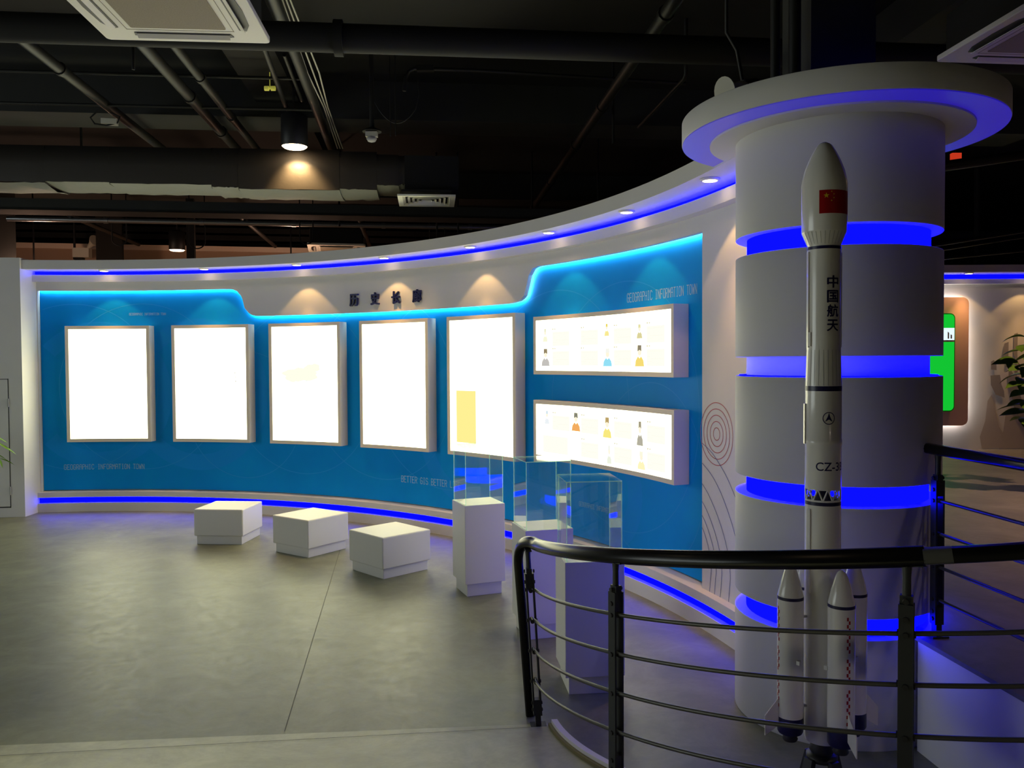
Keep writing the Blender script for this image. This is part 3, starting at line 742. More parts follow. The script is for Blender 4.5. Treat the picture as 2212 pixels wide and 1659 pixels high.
def railpost(base, rad, tan, ht, lean, rodz, name='post', parent=rl, neck=True):
    # two parallel flat bars, spacer blocks and a neck under the handrail; rad = outward horizontal, tan = along the rail
    base = Vector(base); rad = Vector((*rad, 0)); tan = Vector((*tan, 0)); up = Vector((0, 0, 1)) + rad * lean
    def bx(mb, c, a, b, h):
        q = []
        for z in (c[2] - h / 2, c[2] + h / 2):
            for s, t in ((-1, -1), (1, -1), (1, 1), (-1, 1)):
                q.append(tuple(base + up * z + rad * (c[0] + s * a / 2) + tan * (c[1] + t * b / 2)))
        mb.add(q, [(3, 2, 1, 0), (4, 5, 6, 7), (0, 1, 5, 4), (1, 2, 6, 5), (2, 3, 7, 6), (3, 0, 4, 7)])
    mb = MB()
    for s in (-1, 1): bx(mb, (s * .0175, 0, .06 + (ht - .20) / 2), .008, .042, ht - .20)
    bx(mb, (0, 0, ht - .165), .026, .036, .10); bx(mb, (0, 0, .07), .027, .038, .14); bx(mb, (0, 0, .004), .08, .07, .008)
    p = mb.build(name, M['post'], parent)
    mb = MB(); mb.tube([tuple(base + up * (ht - .13)), tuple(base + up * (ht - .06)), tuple(base + up * (ht - .018))], [.013, .012, .015], 12); bx(mb, (0, 0, ht - .020), .030, .09, .008); mb.build('neck', M['post'], p)
    for z in list(rodz) + [ht - .13, ht - .185, .085, .12]:
        for s in (-1, 1):
            mb = MB(); c = base + up * z
            mb.tube([tuple(c + rad * s * .0205), tuple(c + rad * s * .027)], [.0095, .0085], 12); mb.build('bolt', M['dark'], p)
    for z in rodz:
        mb = MB(); c = base + up * z; mb.tube([tuple(c - tan * .026), tuple(c + tan * .026)], .0105, 10); mb.build('clamp', M['dark'], p)
    return p
for ph, lean in ((185.0, .055), (210.6, .0), (239.7, .0), (268, 0)):
    t = R_(ph); railpost(CRP(2.17, ph, rampz(ph)) if lean == 0 else CRP(2.155, ph, .002), (math.cos(t), math.sin(t)), (-math.sin(t), math.cos(t)), .926 if lean == 0 else .92, lean, RZ)

# straight railing on the platform
r2 = thing('straight_railing', 'dark straight railing on the platform edge beside the column', 'railing', (1.985, 3.85, PH))
q0 = Vector((1.968, 4.01)); qd = Vector((.1, -1)).normalized(); qn = Vector((-qd.y, qd.x)) * -1
def Q(s, z): p = q0 + qd * s; return (p.x, p.y, PH + z)
mb = MB(); mb.tube([Q(s * .2, .876) for s in range(9)], 0, prof=prof); mb.build('handrail', M['rail'], r2)
RZ2 = (.64, .485, .33, .176)
for z in RZ2:
    mb = MB(); mb.tube([Q(.14, z), Q(1.6, z)], .0078, 10); mb.build('rod', M['rod'], r2)
for s in (.16, 1.25): railpost(Q(s, 0), (qn.x, qn.y), (qd.x, qd.y), .876, 0, RZ2, 'post', r2)

# ---------------------------------------------------------------- benches, pedestals, glass cases
def block(mb, c, w, rot, z0, z1): mb.box((c[0], c[1], (z0 + z1) / 2), (w, w, z1 - z0), R_(rot))
for c, rot, lab in (((-2.965, 8.615), -5, 'white cube stool below the light box with tiny grey marks'), ((-1.985, 8.10), -35.5, 'white cube stool between the two other cube stools'), ((-1.095, 7.318), -46, 'white cube stool standing next to the row of pedestals')):
    t = thing('cube_stool', lab, 'stool', (*c, 0), 'white cube stools on the floor')
    mb = MB(); block(mb, c, .515, rot, .086, .36); bevel(mb.build('seat_box', M['bench'], t), .012, 3)
    mb = MB(); block(mb, c, .472, rot, 0, .086); bevel(mb.build('plinth', M['bench'], t), .003)
for c, rot, top, gl, lab, lab2 in (((-.278, 6.638), 21.3, .72, 1.170, 'white pedestal standing clear of the railing, beside the stools', 'clear glass case on the pedestal beside the cube stools'),
                     ((.198, 5.615), 15.5, .73, 1.178, 'white pedestal between two others, partly behind the railing end', 'clear glass case on the pedestal between the two others'),
                     ((.433, 4.695), 6.0, .74, 1.178, 'white pedestal directly behind the railing rods, its side in purple shade', 'clear glass case rising directly above the curved handrail')):
    t = thing('display_pedestal', lab, 'pedestal', (*c, 0), 'white display pedestals')
    mb = MB(); block(mb, c, .333, rot, .10, top); bevel(mb.build('body', M['bench'], t), .003)
    mb = MB(); block(mb, c, .288, rot, 0, .10); bevel(mb.build('plinth', M['bench'], t), .002)
    g = thing('glass_case', lab2, 'glass case', (*c, top), 'glass cases on the pedestals')
    h = gl - top; a = .3125; th = .005; ca, sa = math.cos(R_(rot)), math.sin(R_(rot))
    def gl_pane(dx, dy, dz, sx, sy, sz, kd):
        mb = MB(); mb.box((c[0] + dx * ca - dy * sa, c[1] + dx * sa + dy * ca, top + dz), (sx, sy, sz), R_(rot))
        # edge faces carry the greenish edge material
        o = mb.build(kd, [M['glass'], M['glassedge']], g)
        ar = sorted(o.data.polygons, key=lambda p: -p.area)
        for p in ar[2:]: p.material_index = 1
    for s in (-1, 1):
        gl_pane(s * (a / 2 - th / 2), 0, h / 2 + .001, th, a - 2 * th - .001, h, 'side_pane')
        gl_pane(0, s * (a / 2 - th / 2), h / 2 + .001, a, th, h, 'side_pane')
    gl_pane(0, 0, h + th / 2 + .0015, a, a, th, 'top_pane')

# ---------------------------------------------------------------- ceiling
CZ = 4.8; FR = R_(5.6)
mb = MB(); mb.box((-1, 7, CZ + .1), (32, 32, .2), 0); struct(mb.build('ceiling', M['slab']))
def beam(a, b, w, z0, z1, m='beam', name='ceiling_beam'):
    mb = MB(); mb.prism([(a[0], a[1]), (b[0], b[1]), (b[0] - w * math.sin(FR) * 1, b[1] + w), (a[0] - w * math.sin(FR) * 1, a[1] + w)], z0, z1)
    return struct(mb.build(name, M[m]))
beam((-9, 8.05), (6.0, 9.55), .55, 4.4, CZ)
beam((-9, 12.3), (6.0, 13.8), .55, 4.4, CZ)
beam((-9, 2.8), (6.0, 4.3), .5, 4.45, CZ)
mb = MB(); mb.prism([(-2.05, 3.0), (-1.6, 3.0), (-2.85, 15), (-3.3, 15)], 4.55, CZ); struct(mb.build('ceiling_beam', M['slab']))
mb = MB(); mb.prism([(3.6, 2.0), (4.0, 2.0), (2.9, 15), (2.5, 15)], 4.45, CZ); struct(mb.build('ceiling_beam', M['beam']))

def pipe(name, pts, r, m, label, cat='pipe', group=None, n=12, collars=()):
    mb = MB(); mb.tube(pts, r, n); o = mb.build(name, M[m]); tag(o, label, cat, group)
    for t in collars:
        a = Vector(pts[0]); b = Vector(pts[-1]); p = a + (b - a) * t; d = (b - a).normalized()
        mb = MB(); mb.tube([tuple(p - d * .03), tuple(p + d * .03)], r * 1.25, n); mb.build('collar', M[m], o)
    return o
pipe('main_pipe', [(-9, 4.87, 4.04), (5.0, 6.31, 4.04)], .095, 'black', 'thick black pipe crossing the ceiling just behind the air conditioner', n=20, collars=(.56, .2))
pipe('ceiling_pipe', [(-3.62, 5.6, 4.3), (-4.05, 10.2, 4.3)], .045, 'pipe', 'dark grey ceiling pipe holding a small pale junction box and cable loop', group='pipes running away under the ceiling', collars=(.3,))
pipe('ceiling_pipe', [(-2.74, 5.6, 4.3), (-3.22, 10.3, 4.3)], .050, 'pipe', 'thicker grey ceiling pipe of the close parallel pair above the duct', group='pipes running away under the ceiling', collars=(.45, .7))
pipe('ceiling_pipe', [(-2.50, 5.6, 4.3), (-2.98, 10.2, 4.3)], .038, 'pipe', 'thinner grey ceiling pipe of the close parallel pair above the duct', group='pipes running away under the ceiling', collars=(.35, .6))
pipe('ceiling_pipe', [(-1.295, 3.2, 4.3), (-2.06, 9.6, 4.3)], .045, 'pipe', 'grey ceiling pipe carrying pale strapped cables past the lit pendant lamp', group='pipes running away under the ceiling')
pipe('ceiling_pipe', [(1.383, 3.2, 4.3), (.35, 13.4, 4.3)], .048, 'pipe', 'long lone grey ceiling pipe with collars, slanting down toward the cornice', group='pipes running away under the ceiling', collars=(.27, .48, .62, .81))
for k in range(3):
    o = pipe('cable', [(-1.27 + .03 * k, 3.2, 4.36), (-1.57 + .03 * k, 5.75, 4.365 - .01 * k), (-1.72 + .05 * k, 7.1, 4.30), (-1.83 + .02 * k, 8.2, 4.345), (-1.99 + .03 * k, 9.6, 4.30)], .007, 'ivory', 'pale cable strapped along the ceiling pipe that passes the lit pendant lamp', 'cable', 'cables strapped to the ceiling pipe', 6)
pipe('conduit', [(1.525, 7.26, CZ + .005), (1.525, 7.27, 4.33), (1.52, 7.3, 4.3), (1.35, 8.8, 4.3)], .018, 'pipe', 'thin slanting conduit between the long lone pipe and the column canopy', 'conduit')
pipe('conduit', [(-1.0, 7.9, 4.40), (-.99, 7.9, 4.52), (-.955, 7.9, 4.585), (-.90, 7.9, 4.61), (-.3, 7.95, 4.605), (1.7, 8.1, 4.52)], .018, 'pipe', 'thin bent conduit with a grey box at its elbow', 'conduit')
mb = MB(); mb.box((-.80, 7.9, 4.61), (.16, .06, .05)); tag(mb.build('junction_box', M['pipe']), 'small grey junction box at the conduit elbow', 'box')
pipe('cable', [(-1.28, 7.9, 4.30)] + [(-1.28 + .42 * i / 12, 7.9, 4.30 - .20 * math.sin(math.pi * i / 12) ** .8) for i in range(1, 12)] + [(-.86, 7.9, 4.36), (-.87, 7.9, 4.5)], .006, 'pipe', 'thin cable looping down beside the hanging detector', 'cable', None, 6)
for x, z0, lab in ((-1.135, 3.98, 'thin hanger rod of the pair beside the detector, on its side'), (-1.085, 3.98, 'thin hanger rod of the pair beside the detector, by the cable loop')):
    pipe('hanger_rod', [(x, 7.9, z0), (x, 7.9, CZ)], .006, 'pipe', lab, 'rod', 'ceiling hanger rods', 6)
for (x, y, z0), lab in (((-4.83, 9.4, 3.9), 'hanger rod above the duct near the small pale junction box'), ((-3.15, 7.0, 4.3), 'hanger rod just behind the thick pipe'), ((1.02, 8.3, 4.0), 'hanger rod between the long lone pipe and the slanting conduit'), ((1.15, 11.0, 3.8), 'hanger rod above the cornice near the long lone pipe'),
                      ((-2.35, 11.4, 3.7), 'hanger rod beside the far air conditioner'), ((-.75, 11.8, 3.6), 'hanger rod behind the cornice just past the vent'), ((-1.05, 11.8, 3.6), 'hanger rod behind the cornice below the vent'), ((.30, 11.8, 3.6), 'hanger rod behind the cornice past the vent, toward the column')):
    pipe('hanger_rod', [(x, y, z0), (x, y, CZ)], .014, 'black', lab, 'rod', 'ceiling hanger rods', 6)

for (a, b, r, lab) in (((-5.0, 7.3, 4.42), (-1.9, 7.6, 4.42), .014, 'thin dark cross rod above the duct, upper of the two'), ((-5.2, 7.75, 4.28), (-1.9, 8.07, 4.28), .014, 'thin dark cross rod above the duct, lower of the two'),
                      ((-6.5, 9.5, 4.22), (-3.2, 9.83, 4.22), .10, 'second dark duct pipe behind the long duct'), ((-1.95, 6.6, 4.36), (-2.22, 8.3, 4.36), .022, 'thicker thin pipe running up to the lit pendant lamp'), ((-1.86, 6.9, 4.38), (-2.02, 8.1, 4.38), .016, 'thinnest pipe running up to the lit pendant lamp'),
                      ((1.40, 4.12, 3.116), (1.40, 4.12, 4.8), .030, 'vertical pipe against the pillar over the canopy'), ((1.33, 4.20, 3.116), (1.33, 4.20, 4.8), .024, 'thinner outer vertical pipe beside the pillar over the canopy')):
    pipe('service_pipe', [a, b], r, 'pipe' if r < .09 else 'black', lab, 'pipe')
mb = MB(); mb.box((-3.86, 8.05, 4.17), (.14, .08, .05), .2); o = tag(mb.build('junction_box', M['ivory']), 'small pale junction box hanging from a ceiling pipe by a cable loop', 'box')
mb = MB(); mb.tube([(-3.95, 8.0, 4.26), (-4.02, 8.0, 4.20), (-3.98, 8.0, 4.14), (-3.88, 8.02, 4.13), (-3.78, 8.04, 4.16), (-3.76, 8.05, 4.22), (-3.85, 8.05, 4.26)], .008, 6); mb.build('cable', M['black'], o)
for k, (x, y, z, r) in enumerate(((-5.6, 11.9, 3.64, .11), (-4.6, 12.2, 3.64, .12), (-1.1, 12.4, 3.60, .12), (-2.9, 11.8, 3.62, .10))):
    n = 12; pts = [(x + r * math.cos(R_(200 + 140 * i / n)), y, z + r * math.sin(R_(200 + 140 * i / n))) for i in range(n + 1)]
    pts = [(pts[0][0], y, CZ + .005)] + pts + [(pts[-1][0], y, CZ + .005)]
    pipe('cable', pts, .009, 'black', ('looped dark cable hanging near the pale loudspeaker', 'looped dark cable hanging by the distant pendant lamp', 'looped dark cable hanging behind the cornice near the vent', 'looped dark cable hanging between the distant lamp and the far air conditioner')[k], 'cable', None, 6)

# insulated duct
dct = thing('air_duct', 'long insulated black air duct under the ceiling, lamp-lit in its middle', 'duct', (-3, 8.6, 3.62))
def ductseg(x0, x1, zb, zt, sag, jit):
    n = 8
    def P(x, w, z): return (x - w * .1, 8.60 + .1 * x + w, z)
    fm = MB(); vs = []
    for i in range(n + 1):
        x = x0 + (x1 - x0) * i / n; j = jit * random.uniform(-1, 1)
        vs += [P(x, 0.01, zt), P(x, -.015 + j * .3, (zt + zb) / 2), P(x, .0, zb + .01 + j * .5), P(x, .56, zt)]
    fm.add(vs, [(i * 4 + 2, i * 4 + 1, i * 4 + 5, i * 4 + 6) for i in range(n)] + [(i * 4 + 1, i * 4, i * 4 + 4, i * 4 + 5) for i in range(n)] + [(i * 4, i * 4 + 3, i * 4 + 7, i * 4 + 4) for i in range(n)], True)
    fm.add([P(x1, 0, zt), P(x1, .56, zt), P(x1, .56, zb), P(x1, 0, zb), P(x0, 0, zt), P(x0, .56, zt), P(x0, .56, zb), P(x0, 0, zb)], [(0, 1, 2, 3), (4, 5, 6, 7)])
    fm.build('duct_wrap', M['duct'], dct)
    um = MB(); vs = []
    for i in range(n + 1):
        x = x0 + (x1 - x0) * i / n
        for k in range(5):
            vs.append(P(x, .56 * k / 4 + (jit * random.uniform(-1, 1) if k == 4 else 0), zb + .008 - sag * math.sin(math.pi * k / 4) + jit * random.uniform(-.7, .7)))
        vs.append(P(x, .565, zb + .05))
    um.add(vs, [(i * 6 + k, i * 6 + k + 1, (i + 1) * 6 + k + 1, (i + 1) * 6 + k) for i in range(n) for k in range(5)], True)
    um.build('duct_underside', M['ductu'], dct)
for x0, x1, zb, zt, sag, jit in ((-9, -5.5, 3.62, 3.98, .02, .012), (-5.5, -4.55, 3.61, 3.98, .03, .02), (-4.55, -3.95, 3.62, 3.98, .01, .006), (-3.95, -2.98, 3.61, 3.98, .015, .006), (-2.98, -2.72, 3.59, 3.985, .02, .012), (-2.72, -1.73, 3.575, 3.985, .02, .008), (-1.73, -1.36, 3.585, 3.975, .02, .010), (-1.36, -1.14, 3.63, 3.95, .01, .006), (-1.14, -1.02, 3.64, 3.94, .02, .02)):
    ductseg(x0, x1, zb, zt, sag, jit)
mb = MB(); mb.box((-.83, 8.75, 3.73), (.55, .5, .42), FR); mb.build('plenum_box', M['black'], dct)
# square louvred vent
vt = thing('ceiling_vent', 'white square louvred ceiling vent at the duct end', 'vent', (-.87, 8.61, 3.5))
def sq(mb, h0, h1, z0, z1, c=(-.87, 8.61)):     # square funnel ring from half-size h0 at z0 to h1 at z1
    vs = []
    for h, z in ((h0, z0), (h1, z1)):
        for x, y in ((-h, -h), (h, -h), (h, h), (-h, h)):
            vs.append((c[0] + x * math.cos(FR) - y * math.sin(FR), c[1] + x * math.sin(FR) + y * math.cos(FR), z))
    mb.add(vs, [(0, 1, 5, 4), (1, 2, 6, 5), (2, 3, 7, 6), (3, 0, 4, 7)])
mb = MB(); sq(mb, .29, .24, 3.498, 3.498); sq(mb, .29, .29, 3.498, 3.515); mb.build('frame', M['grid'], vt)
for k in range(5):
    mb = MB(); h = .238 - .046 * k; sq(mb, h, h - .036, 3.499, 3.532); mb.build('louvre', M['grid'], vt)
mb = MB(); mb.box((-.87, 8.61, 3.56), (.5, .5, .02), FR); mb.build('backing', M['black'], vt)

# cable tray and galvanised pipe beyond the wall
mb = MB(); mb.prism([(-9, 9.95), (3.0, 11.7), (2.95, 12.15), (-9.05, 10.35)], 3.77, 3.80)
mb.prism([(-9, 9.95), (3.0, 11.7), (3.0, 11.72), (-9, 9.97)], 3.77, 3.91)
tag(mb.build('cable_tray', M['beam']), 'long dark cable tray crossing behind the curved wall', 'tray')
pipe('galvanised_pipe', [(-6.95, 11.49, 3.85), (1.5, 12.8, 3.85)], .035, 'steel', 'shiny thin pipe below the cable tray', collars=(.15, .3, .45, .6, .75))
for a, b, lab in (((-6.12, 11.54, 3.9), (-6.45, 14.41, 3.9), 'grey pipe slanting below the cable tray toward the pale loudspeaker'), ((-3.81, 11.73, 3.9), (-4.18, 14.74, 3.9), 'grey pipe slanting below the cable tray beyond the distant pendant lamp'), ((-2.17, 11.87, 3.9), (-2.53, 14.94, 3.9), 'grey pipe slanting below the cable tray beside the far air conditioner')):
    pipe('branch_pipe', [a, b], .034, 'pipe', lab, 'pipe', 'branch pipes below the cable tray')

# cassette air conditioners
def rsq(h, r, n=6):
    pts = []
    for cx, cy, a0 in ((h - r, h - r, 0), (-h + r, h - r, 90), (-h + r, -h + r, 180), (h - r, -h + r, 270)):
        for i in range(n + 1): a = R_(a0 + 90 * i / n); pts.append((cx + r * math.cos(a), cy + r * math.sin(a)))
    return pts
def cassette(c, z, lab, rot=FR):
    t = thing('air_conditioner', lab, 'air conditioner', (*c, z), 'ceiling cassette air conditioners')
    def L(x, y): return (c[0] + x * math.cos(rot) - y * math.sin(rot), c[1] + x * math.sin(rot) + y * math.cos(rot))
    mb = MB(); mb.prism([L(x, y) for x, y in rsq(.47, .03)], z, z + .035); bevel(mb.build('panel', M['ac'], t), .006)
    mb = MB(); mb.prism([L(x, y) for x, y in rsq(.43, .02)], z + .034, z + .28); mb.build('casing', M['black'], t)
    mb = MB(); mb.prism([L(x, y) for x, y in rsq(.262, .01)], z - .006, z + .002); mb.build('grille', M['acg'], t)
    mb = MB()
    for k in range(4):
        a = k * math.pi / 2
        def K(x, y, a=a): return L(x * math.cos(a) - y * math.sin(a), x * math.sin(a) + y * math.cos(a))
        m2 = MB(); m2.prism([K(.335, -.27), K(.375, -.28), K(.405, -.2), K(.415, 0), K(.405, .2), K(.375, .28), K(.335, .27)], z - .004, z + .001); m2.build('air_slot', M['dark'], t)
        m3 = MB(); q = [K(.345, -.26), K(.372, -.26), K(.372, .26), K(.345, .26)]
        m3.add([(*q[0], z - .006), (*q[1], z - .022), (*q[2], z - .022), (*q[3], z - .006), (*q[0], z - .002), (*q[1], z - .017), (*q[2], z - .017), (*q[3], z - .002)], [(0, 1, 2, 3), (4, 5, 6, 7), (0, 1, 5, 4), (1, 2, 6, 5), (2, 3, 7, 6), (3, 0, 4, 7)]); m3.build('flap', M['ac'], t)
        m4 = MB(); m4.prism([K(.296, -.30), K(.299, -.30), K(.299, .30), K(.296, .30)], z - .0015, z + .001); m4.build('seam', M['acg'], t)
    for dx, dy in ((-.38, -.38), (.38, .38)):
        q = L(dx, dy); mb = MB(); mb.tube([(*q, z + .2), (*q, CZ)], .006, 6); mb.build('hanger', M['black'], t)
cassette((-1.86, 4.50), 3.75, 'large cream air conditioner panel below the thick black pipe, brown grille showing', R_(4.6))
cassette((3.244, 4.958), 3.75, 'dim purplish air conditioner panel just above the column canopy')
cassette((-2.95, 14.05), 3.75, 'distant white air conditioner panel over the curved wall', R_(12))

# high-bay lamps (the one in view lights the duct; those out of view are added for fill)
def highbay(p, lab, e, colr, size=120, blend=.6, r=.125, soft=.1, aim=0):
    t = thing('pendant_lamp', lab, 'lamp', p, 'dark cylinder pendant lamps')
    x, y, z = p
    mb = MB(); mb.lathe([(r, z), (r + .004, z + .005), (r + .004, z + .30), (r * .6, z + .33), (.02, z + .34)], (x, y, 0), 36, cap=False); mb.build('shade', M['dark'], t)
    mb = MB(); mb.lathe([(r - .004, z + .004), (r * .8, z - .012), (.001, z - .018)], (x, y, 0), 32, cap=False); mb.build('diffuser', M['warm'], t)
    mb = MB(); mb.tube([(x, y, z + .33), (x, y, CZ)], .012, 8); mb.build('stem', M['dark'], t)
    lo = light('SPOT', (x, y, z - .022), e, colr, t, 'pendant_beam', spot_size=R_(size), spot_blend=blend, shadow_soft_size=soft)
    lo.rotation_euler = (R_(aim), 0, 0)
    return t
highbay((-2.13, 8.235, 3.97), 'lit black pendant lamp shining on the duct', 130, (1.0, .64, .28), 88, .4, .125, .09, 25)
mb = MB(); mb.tube([(-2.29, 7.8, 4.40), (-2.25, 7.8, 4.40)], .022, 10); mb.tube([(-2.23, 7.8, 4.40), (-2.19, 7.8, 4.40)], .022, 10); mb.tube([(-2.29, 7.8, 4.40), (-2.19, 7.8, 4.40)], .008, 8); mb.tube([(-2.24, 7.8, 4.40), (-2.24, 7.8, CZ + .01)], .004, 6)
tag(mb.build('cable_connector', M['yellowcap']), 'small yellow cable connector above the lit pendant lamp', 'connector')
t = highbay((-5.62, 14.0, 3.74), 'dark distant pendant lamp in front of the brown far wall', 60, (1.0, .62, .38), 150, .7, .125)
FILL_LAMPS = [((-5.4, 4.2, 4.0), 'added fill lamp out of view over the hall', 30, 140), ((-2.4, 1.2, 4.0), 'added fill lamp over the ramp behind the viewer', 1300, 84), ((3.4, -1.5, 4.0), 'added fill lamp behind the viewer on the railing side', 360, 140)]  # unseen lamps, added to brighten the hall and ramp
for p, lab, e, sz in FILL_LAMPS: highbay(p, lab, e, (1.0, .97, .64) if p[0] < 0 else (1.0, .84, .76), sz, .8)
highbay((5.9, 6.6, 4.0), 'added fill lamp out of view over the raised platform', 800, (1.0, .62, .36), 124, .8)  # unseen lamp, added to warm the platform side
for p, lab in (((-7.0, 12.2, 3.1), 'unseen globe lamp added behind the curved wall near the loudspeaker'), ((-3.6, 13.6, 3.1), 'unseen globe lamp added behind the curved wall near the far air conditioner')):  # hidden globes, added to brighten the far wall
    t = thing('fill_globe', lab, 'lamp', p, 'added globe lamps hidden behind the curved wall')
    mb = MB(); mb.lathe([(.001, p[2] - .12)] + [(.12 * math.sin(R_(a)), p[2] - .12 * math.cos(R_(a))) for a in range(20, 170, 15)] + [(.02, p[2] + .12)], (p[0], p[1], 0), 24); mb.build('globe', M['fillglobe'], t)
    mb = MB(); mb.tube([(p[0], p[1], p[2] + .12), (p[0], p[1], CZ + .005)], .012, 8); mb.build('stem', M['dark'], t)

# hanging detector
t = thing('ceiling_detector', 'hanging detector with round plate and pale box above the duct', 'detector', (-1.31, 7.9, 3.95))
mb = MB(); mb.tube([(-1.31, 7.9, 4.04), (-1.31, 7.9, CZ + .005)], .022, 8); mb.build('stem', M['black'], t)
mb = MB(); mb.lathe([(.09, 4.02), (.088, 4.03), (.03, 4.06)], (-1.31, 7.9, 0), 28); mb.build('plate', M['pipe'], t)
mb = MB(); mb.box((-1.31, 7.88, 3.99), (.11, .06, .045)); mb.build('box', M['ivory'], t)
mb = MB(); mb.lathe([(.004, 3.915), (.035, 3.925), (.05, 3.95), (.03, 3.972)], (-1.31, 7.88, 0), 20); mb.build('dome', M['greyf'], t)

# horn speaker above the canopy
t = thing('horn_speaker', 'cream horn speaker peeking over the column canopy', 'speaker', (1.24, 4.75, 3.3))
hp = Vector((1.335, 4.78, 3.395)); hdv = Vector((-.85, -.45, -.25)).normalized()
mb = MB(); mb.tube([tuple(hp + hdv * s) for s in (0, .03, .06, .10, .135, .15)], [.042, .045, .04, .045, .075, .082], 20); mb.build('horn', M['ivory'], t)
mb = MB(); mb.tube([tuple(hp), tuple(hp - hdv * .09)], .05, 16); mb.build('driver', M['beam'], t)
mb = MB(); mb.tube([tuple(hp), (1.30, 4.80, 3.62), (1.24, 4.80, 3.72), (1.24, 4.80, CZ + .03)], .010, 8); mb.build('bracket', M['pipe'], t)

# far wall beyond, with pale rail, pillar and loudspeaker
mb = MB(); mb.prism([(-12, 13.9), (-1, 16.0), (-1, 16.2), (-12, 14.1)], 0, 3.87); struct(mb.build('wall_far', M['brown']))
mb = MB(); mb.prism([(-12, 13.85), (-1, 15.95), (-1, 16.2), (-12, 14.1)], 3.87, 3.96); struct(mb.build('trim_6', M['pinktrim']))
mb = MB()
for k in range(6): mb.prism([(-12, 14.3 + .02 * k), (8, 17.6), (8, 17.7), (-12, 14.4)], 3.97 + .14 * k, 4.06 + .14 * k)
struct(mb.build('wall_far', M['black']))
mb = MB(); mb.box((-7.35, 11.6, 2.4), (.62, .5, 4.8), FR); struct(mb.build('wall_pillar', M['beam']))
t = thing('wall_loudspeaker', 'pale loudspeaker with a small horn in front of the brown far wall', 'speaker', (-7.4, 14.2, 3.72))
mb = MB(); mb.box((-7.32, 14.2, 3.73), (.26, .16, .16), .15); mb.build('cabinet', M['ivory'], t)
mb = MB(); mb.tube([(-7.18, 14.15, 3.82), (-7.10, 14.1, 3.88), (-7.02, 14.05, 3.92)], [.03, .05, .10], 16); mb.build('horn', M['ivory'], t)
mb = MB(); mb.tube([(-7.45, 14.2, 3.80), (-7.45, 14.2, CZ)], .02, 8); mb.tube([(-7.45, 14.2, 3.66), (-7.30, 14.2, 3.62)], .05, 10); mb.build('bracket', M['dark'], t)
for x, y, lab in ((-5.0, 13.0, 'dark hanging post near the distant pendant lamp'), (-6.75, 14.0, 'dark hanging panel beside the pale loudspeaker')):
    mb = MB(); mb.box((x, y, 4.05), (.12 if x > -6 else .42, .08, 1.5), FR); tag(mb.build('hanging_post', M['black']), lab, 'post')

# ---------------------------------------------------------------- right-hand gallery wall
YW = 11.8
mb = MB(); mb.box((8.5, YW + .1, (PH + 3.16) / 2), (9.6, .2, 3.16 - PH), 0); 
wr = struct(mb.build('wall_right', M['wall']))
mb = MB(); mb.box((8.5, YW - .19, 3.078), (9.6, .36, .10)); c2 = struct(mb.build('trim_7', M['wall']))
mb = MB(); mb.box((8.5, YW - .04, 2.928), (9.6, .08, .07)); struct(mb.build('trim_8', M['wall']))
mb = MB(); mb.add([(3.8, YW - .012, 2.965), (13.2, YW - .012, 2.965), (13.2, YW - .012, 3.026), (3.8, YW - .012, 3.026)], [(0, 1, 2, 3)]); mb.build('led_strip', M['blueled2'], c2)
for x, lab in ((6.345, 'warm downlight over the tan panel with the white halo'), (7.25, 'warm downlight over the painted rocks and potted plant')):
    downlight((x, YW - .27, 3.028), lab, 9.0, size=96)
def rrect(x0, x1, z0, z1, r, n=6):
    pts = []
    for cx, cz, a0 in ((x1 - r, z1 - r, 0), (x0 + r, z1 - r, 90), (x0 + r, z0 + r, 180), (x1 - r, z0 + r, 270)):
        for i in range(n + 1): a = R_(a0 + 90 * i / n); pts.append((cx + r * math.cos(a), cz + r * math.sin(a)))
    return pts
def slabY(mb, pts, y0, y1):
    n = len(pts); mb.add([(x, y0, z) for x, z in pts] + [(x, y1, z) for x, z in pts], [tuple(range(n)), tuple(range(2 * n - 1, n - 1, -1))] + [(i, (i + 1) % n, n + (i + 1) % n, n + i) for i in range(n)])
t = thing('backlit_panel', 'rounded tan wall panel with a white halo behind it', 'panel', (5.2, YW, 1.8))
mb = MB(); slabY(mb, rrect(4.0, 6.445, .894, 2.705, .09), YW - .10, YW - .07); mb.build('board', M['tanpanel'], t)
mb = MB(); P_ = rrect(4.06, 6.385, .954, 2.645, .06); n = len(P_)
mb.add([(x, y, z) for y in (YW - .066, YW - .03) for x, z in P_], [(i, (i + 1) % n, n + (i + 1) % n, n + i) for i in range(n)]); mb.build('led_strip', M['whiteled'], t)
for x in (4.4, 6.0):
    mb = MB(); mb.box((x, YW - .035, 1.8), (.05, .07, .05)); mb.build('standoff', M['dark'], t)
t = thing('green_light_box', 'glowing green rounded light box on the tan panel behind the column', 'display', (5.6, YW - .12, 1.8))
mb = MB(); slabY(mb, rrect(5.0, 6.20, 1.10, 2.475, .07), YW - .2, YW - .10); mb.build('housing', mat('green_acrylic', (.02, .55, .05), .3), t)
mb = MB(); slabY(mb, rrect(5.03, 6.185, 1.115, 2.46, .06), YW - .206, YW - .2); mb.build('screen', M['green'], t)
mb = MB(); slabY(mb, [(5.1, 2.10), (6.185, 2.10), (6.185, 2.27), (5.1, 2.27)], YW - .21, YW - .207); mb.build('picture', emat('pale_picture', (.75, .9, 1.0), 1.1), t)
mb = MB(); slabY(mb, [(5.1, 2.075), (6.185, 2.075), (6.185, 2.10), (5.1, 2.10)], YW - .21, YW - .207); mb.build('dark_strip', M['greyf'], t)
